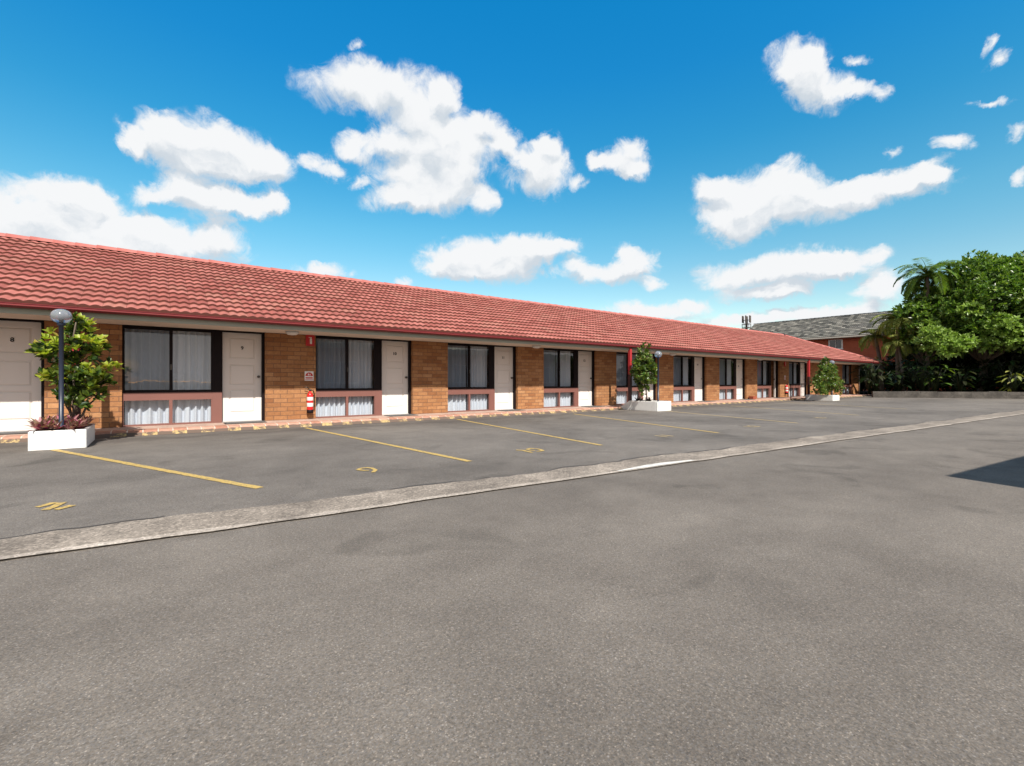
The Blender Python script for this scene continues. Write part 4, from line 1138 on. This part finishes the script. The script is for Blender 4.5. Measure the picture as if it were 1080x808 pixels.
for i in range(26):
    t = (i+.5)/26
    c = (A+Vector((1.7, .9))).lerp(B+Vector((2.3, .8)), t/.62) if t < .62 else (B+Vector((2.3, .8))).lerp(Cc+Vector((2, 0)), (t-.62)/.38)
    x = c.x+ru.uniform(-.3, 1.6); y = c.y+ru.uniform(-.4, .4)
    h = ru.uniform(1.2, 2.6)
    mt = lm[i % 8]
    bigleaf('leafy_plant', (x, y, .2), h, 26, .55, .24, 300+i, mt, 'big leaved shaded plant growing behind the low grey wall')
bigleaf('leafy_plant', (41.2, 4.75, .2), 1.5, 22, .5, .16, 401, 'leaf_drypalm', 'yellow leaved plant catching the sun behind the low wall at the right')
# dark timber fence added as a backdrop for the black under the crowns
e = empty('timber_fence', (60, 0, 0), 'dark timber paling fence added behind the trees as a dark backdrop', 'fence')
m = MB()
for i in range(150):
    y = -16+i*.2; z = 1.95+ru.uniform(-.02, .02)
    m.box(58.0, 58.02, y, y+.185, .05, z)
m.build('palings', M['timber'], e)
m = MB(); m.box(58.025, 58.08, -16, 14, .5, .58); m.box(58.025, 58.08, -16, 14, 1.5, 1.58); m.build('fence_rail', M['timber'], e)
def hedge(name, x0, x1, y0, y1, h, label, seed, dens=7):
    e = empty(name, ((x0+x1)/2, (y0+y1)/2, .2), label, 'hedge'); r = random.Random(seed); bl = []
    y = y0
    while y < y1:
        for z in ((0.9, h*.45, h*.8) if y < 11.3 else (.7, 1.5)):
            bl.append(((r.uniform(x0, x1), y, z), (1.1, 1.0, .95)))
        y += 1.15
    m = MB()
    for c, rd in bl[::3]: limb(m, (c[0], c[1], .1), (c[0], c[1], h*.8), .06, .02, r)
    m.build('stems', M['bark'], e)
    crown(bl, dens, .4, .2, seed, 5).build('foliage', M['leaf_dark'], e)
hedge('hedge', 44.6, 45.8, -12, 15.5, 3.8, 'dense dark hedge added to stand for the black shade under the trees', 88)  # added dark backdrop where only shade shows between the trunks

# ------------------------------------------------------------------ neighbouring two storey house behind
nb = empty('brick_house', (56, 18, 0), 'two storey red brown brick house with grey tiled roof behind the motel end', 'house')
m = MB()
XW = 52.4; Y1, Y2 = 4.0, 27.2
wy0, wy1, wz0, wz1 = 17.35, 18.6, 4.15, 5.05
# front wall with a real window opening (facing -x)
m.box(XW, XW+.25, Y1, wy0, 0, 5.3); m.box(XW, XW+.25, wy1, Y2, 0, 5.3); m.box(XW, XW+.25, wy0, wy1, 0, wz0); m.box(XW, XW+.25, wy0, wy1, wz1, 5.3)
m.box(XW+.252, 60, Y2-.25, Y2, 0, 5.3); m.box(XW+.252, 60, Y1, Y1+.25, 0, 5.3); m.box(59.75, 59.998, Y1+.252, Y2-.252, 0, 5.3)
# gable triangles
for yy in (Y1, Y2-.25):
    m.add([(XW, yy, 5.302), (60, yy, 5.302), (56.2, yy, 7.45), (XW, yy+.25, 5.302), (60, yy+.25, 5.302), (56.2, yy+.25, 7.45)], [(0, 1, 2), (5, 4, 3), (0, 2, 5, 3), (1, 4, 5, 2)])
m.build('wall', M['brick_far'], nb)
m = MB(); y0, y1 = wy0, wy1
m.box(XW+.06, XW+.12, y0, y0+.14, wz0, wz1); m.box(XW+.06, XW+.12, y1-.14, y1, wz0, wz1); m.box(XW+.06, XW+.12, y0+.14, y1-.14, wz0, wz0+.05); m.box(XW+.06, XW+.12, y0+.14, y1-.14, wz1-.05, wz1)
m.box(XW+.07, XW+.11, (y0+y1)/2-.02, (y0+y1)/2+.02, wz0+.05, wz1-.05)
wf = m.build('window', M['signwhite'], nb)
m = MB(); m.add([(XW+.1, y0+.1, wz0+.03), (XW+.1, y1-.1, wz0+.03), (XW+.1, y1-.1, wz1-.03), (XW+.1, y0+.1, wz1-.03)], [(0, 1, 2, 3)])
m.build('pane', M['glass_dark'], wf)
m = MB(); m.box(XW-.05, XW+.3, y0-.06, y1+.06, wz0-.07, wz0-.002); m.build('sill', M['signwhite'], wf)
m = MB(); m.box(XW+.9, XW+1, y0-1, y1+1, 3.5, 5.2); m.build('room_wall', M['dark'], nb)
bed2 = MB(); bed2.add([(51.95, Y1-.3, 5.28), (60.5, Y1-.3, 5.28), (56.2, Y1-.3, 7.55), (51.95, Y2+.3, 5.28), (60.5, Y2+.3, 5.28), (56.2, Y2+.3, 7.55)], [(0, 1, 2), (5, 4, 3), (0, 2, 5, 3), (1, 4, 5, 2), (0, 3, 4, 1)])
bed2 = bed2.build('roof', M['dark'], nb)
tiled('roof_tiles', M['tile_grey'], (51.8, Y2+.4, 5.30), (0, -1, 0), (1, 0, 0), Y2-Y1+.8, 4.4, 2.4, bed2, samp=4, gauge=.36, tw=.36, hip0=0, hip1=0)
tiled('roof_tiles', M['tile_grey'], (60.6, Y1-.4, 5.30), (0, 1, 0), (-1, 0, 0), Y2-Y1+.8, 4.4, 2.4, bed2, samp=4, gauge=.36, tw=.36, hip0=0, hip1=0)
caps((56.2, Y1-.4, 7.72), (56.2, Y2+.4, 7.72), painted('grey_ridge', (.12, .12, .115), .8, .25, 8), bed2)
m = MB(); m.box(51.68, 51.8, Y1-.4, Y2+.4, 5.16, 5.28); m.build('gutter', M['plain_cream'], nb)
m = MB(); m.box(51.81, 52.38, Y1-.3, Y2+.3, 5.12, 5.14); m.build('soffit', M['plain_cream'], nb)

# ------------------------------------------------------------------ distant mobile phone mast
tx, ty = 119., 60.4
e = empty('phone_mast', (tx, ty, 0), 'distant dark phone mast with panel antennas above the motel ridge', 'mast')
m = MB(); m.tube([(tx, ty, 0), (tx, ty, 17.0)], [.45, .25], 10); m.build('mast_pole', M['kerbwall'], e)
m = MB(); m.lathe([(1.1, 0), (1.1, .12), (.3, .16)], tx, ty, 14.4, 12, False)
for k in range(12):
    a = 2*PI*k/12; m.tube([(tx+1.05*math.cos(a), ty+1.05*math.sin(a), 14.5), (tx+1.05*math.cos(a), ty+1.05*math.sin(a), 15.4)], .03, 5)
m.lathe([(1.08, 0), (1.1, .04), (1.02, .06)], tx, ty, 15.4, 12, False); m.build('platform', M['kerbwall'], e)
for k in range(6):
    a = 2*PI*k/6+.3; x, y = tx+.95*math.cos(a), ty+.95*math.sin(a)
    m = MB(); m.box(x-.16, x+.16, y-.12, y+.12, 15.75, 17.5, .03); m.tube([(tx, ty, 16.4), (x, y, 16.4)], .05, 5); m.build('antenna_panel', M['kerbwall'], e)

# ------------------------------------------------------------------ flat roofed wing across the yard (casts the shadow at the right edge)
ow = empty('opposite_wing', (16, -7, 0), 'flat roofed brick wing across the yard, throwing the dark shadow corner at right', 'building')
ow.rotation_euler = (0, 0, 0)
HT = 3.2
off = sd*(HT/math.tan(R(SUN_EL)))
c0 = Vector((6.92, 1.32))-Vector((off.x, off.y))
ex = Vector((2.70, -.30)).normalized(); ey = Vector((-.18, -.61)).normalized()
def quadslab(m, a0, a1, b0, b1, z0, z1):
    pts = [c0+ex*a+ey*b for a, b in ((a0, b1), (a1, b1), (a1, b0), (a0, b0))]
    m.prism_z([tuple(p) for p in pts], z0, z1)
m = MB(); quadslab(m, 0, 26, 0, 7, HT-.3, HT); m.build('flat_roof', M['fascia'], ow)
m = MB(); quadslab(m, .5, 25.5, .6, .85, 0, .9); quadslab(m, .5, 25.5, .6, .85, 2.2, HT-.302)
for i in range(9): quadslab(m, .5+i*3.0, 1.5+i*3.0, .6, .85, .902, 2.198)
quadslab(m, .5, 25.5, 6.2, 6.45, 0, HT-.302); quadslab(m, .5, .75, .852, 6.198, 0, HT-.302); quadslab(m, 25.25, 25.5, .852, 6.198, 0, HT-.302)
m.build('wall', M['brick'], ow)
for i in range(8):
    m = MB(); quadslab(m, 1.502+i*3.0, 3.498+i*3.0, .68, .74, .902, .96); quadslab(m, 1.502+i*3.0, 3.498+i*3.0, .68, .74, 2.14, 2.198); quadslab(m, 2.47+i*3.0, 2.53+i*3.0, .68, .74, .961, 2.139)
    wo = m.build('window', M['signwhite'], ow)
    m = MB(); quadslab(m, 1.51+i*3.0, 3.49+i*3.0, .70, .71, .93, 2.17); m.build('pane', M['glass_dark'], wo)

# ------------------------------------------------------------------ render settings
scene.render.engine = 'CYCLES'
scene.cycles.max_bounces = 8; scene.cycles.transparent_max_bounces = 12
scene.cycles.caustics_reflective = False; scene.cycles.caustics_refractive = False
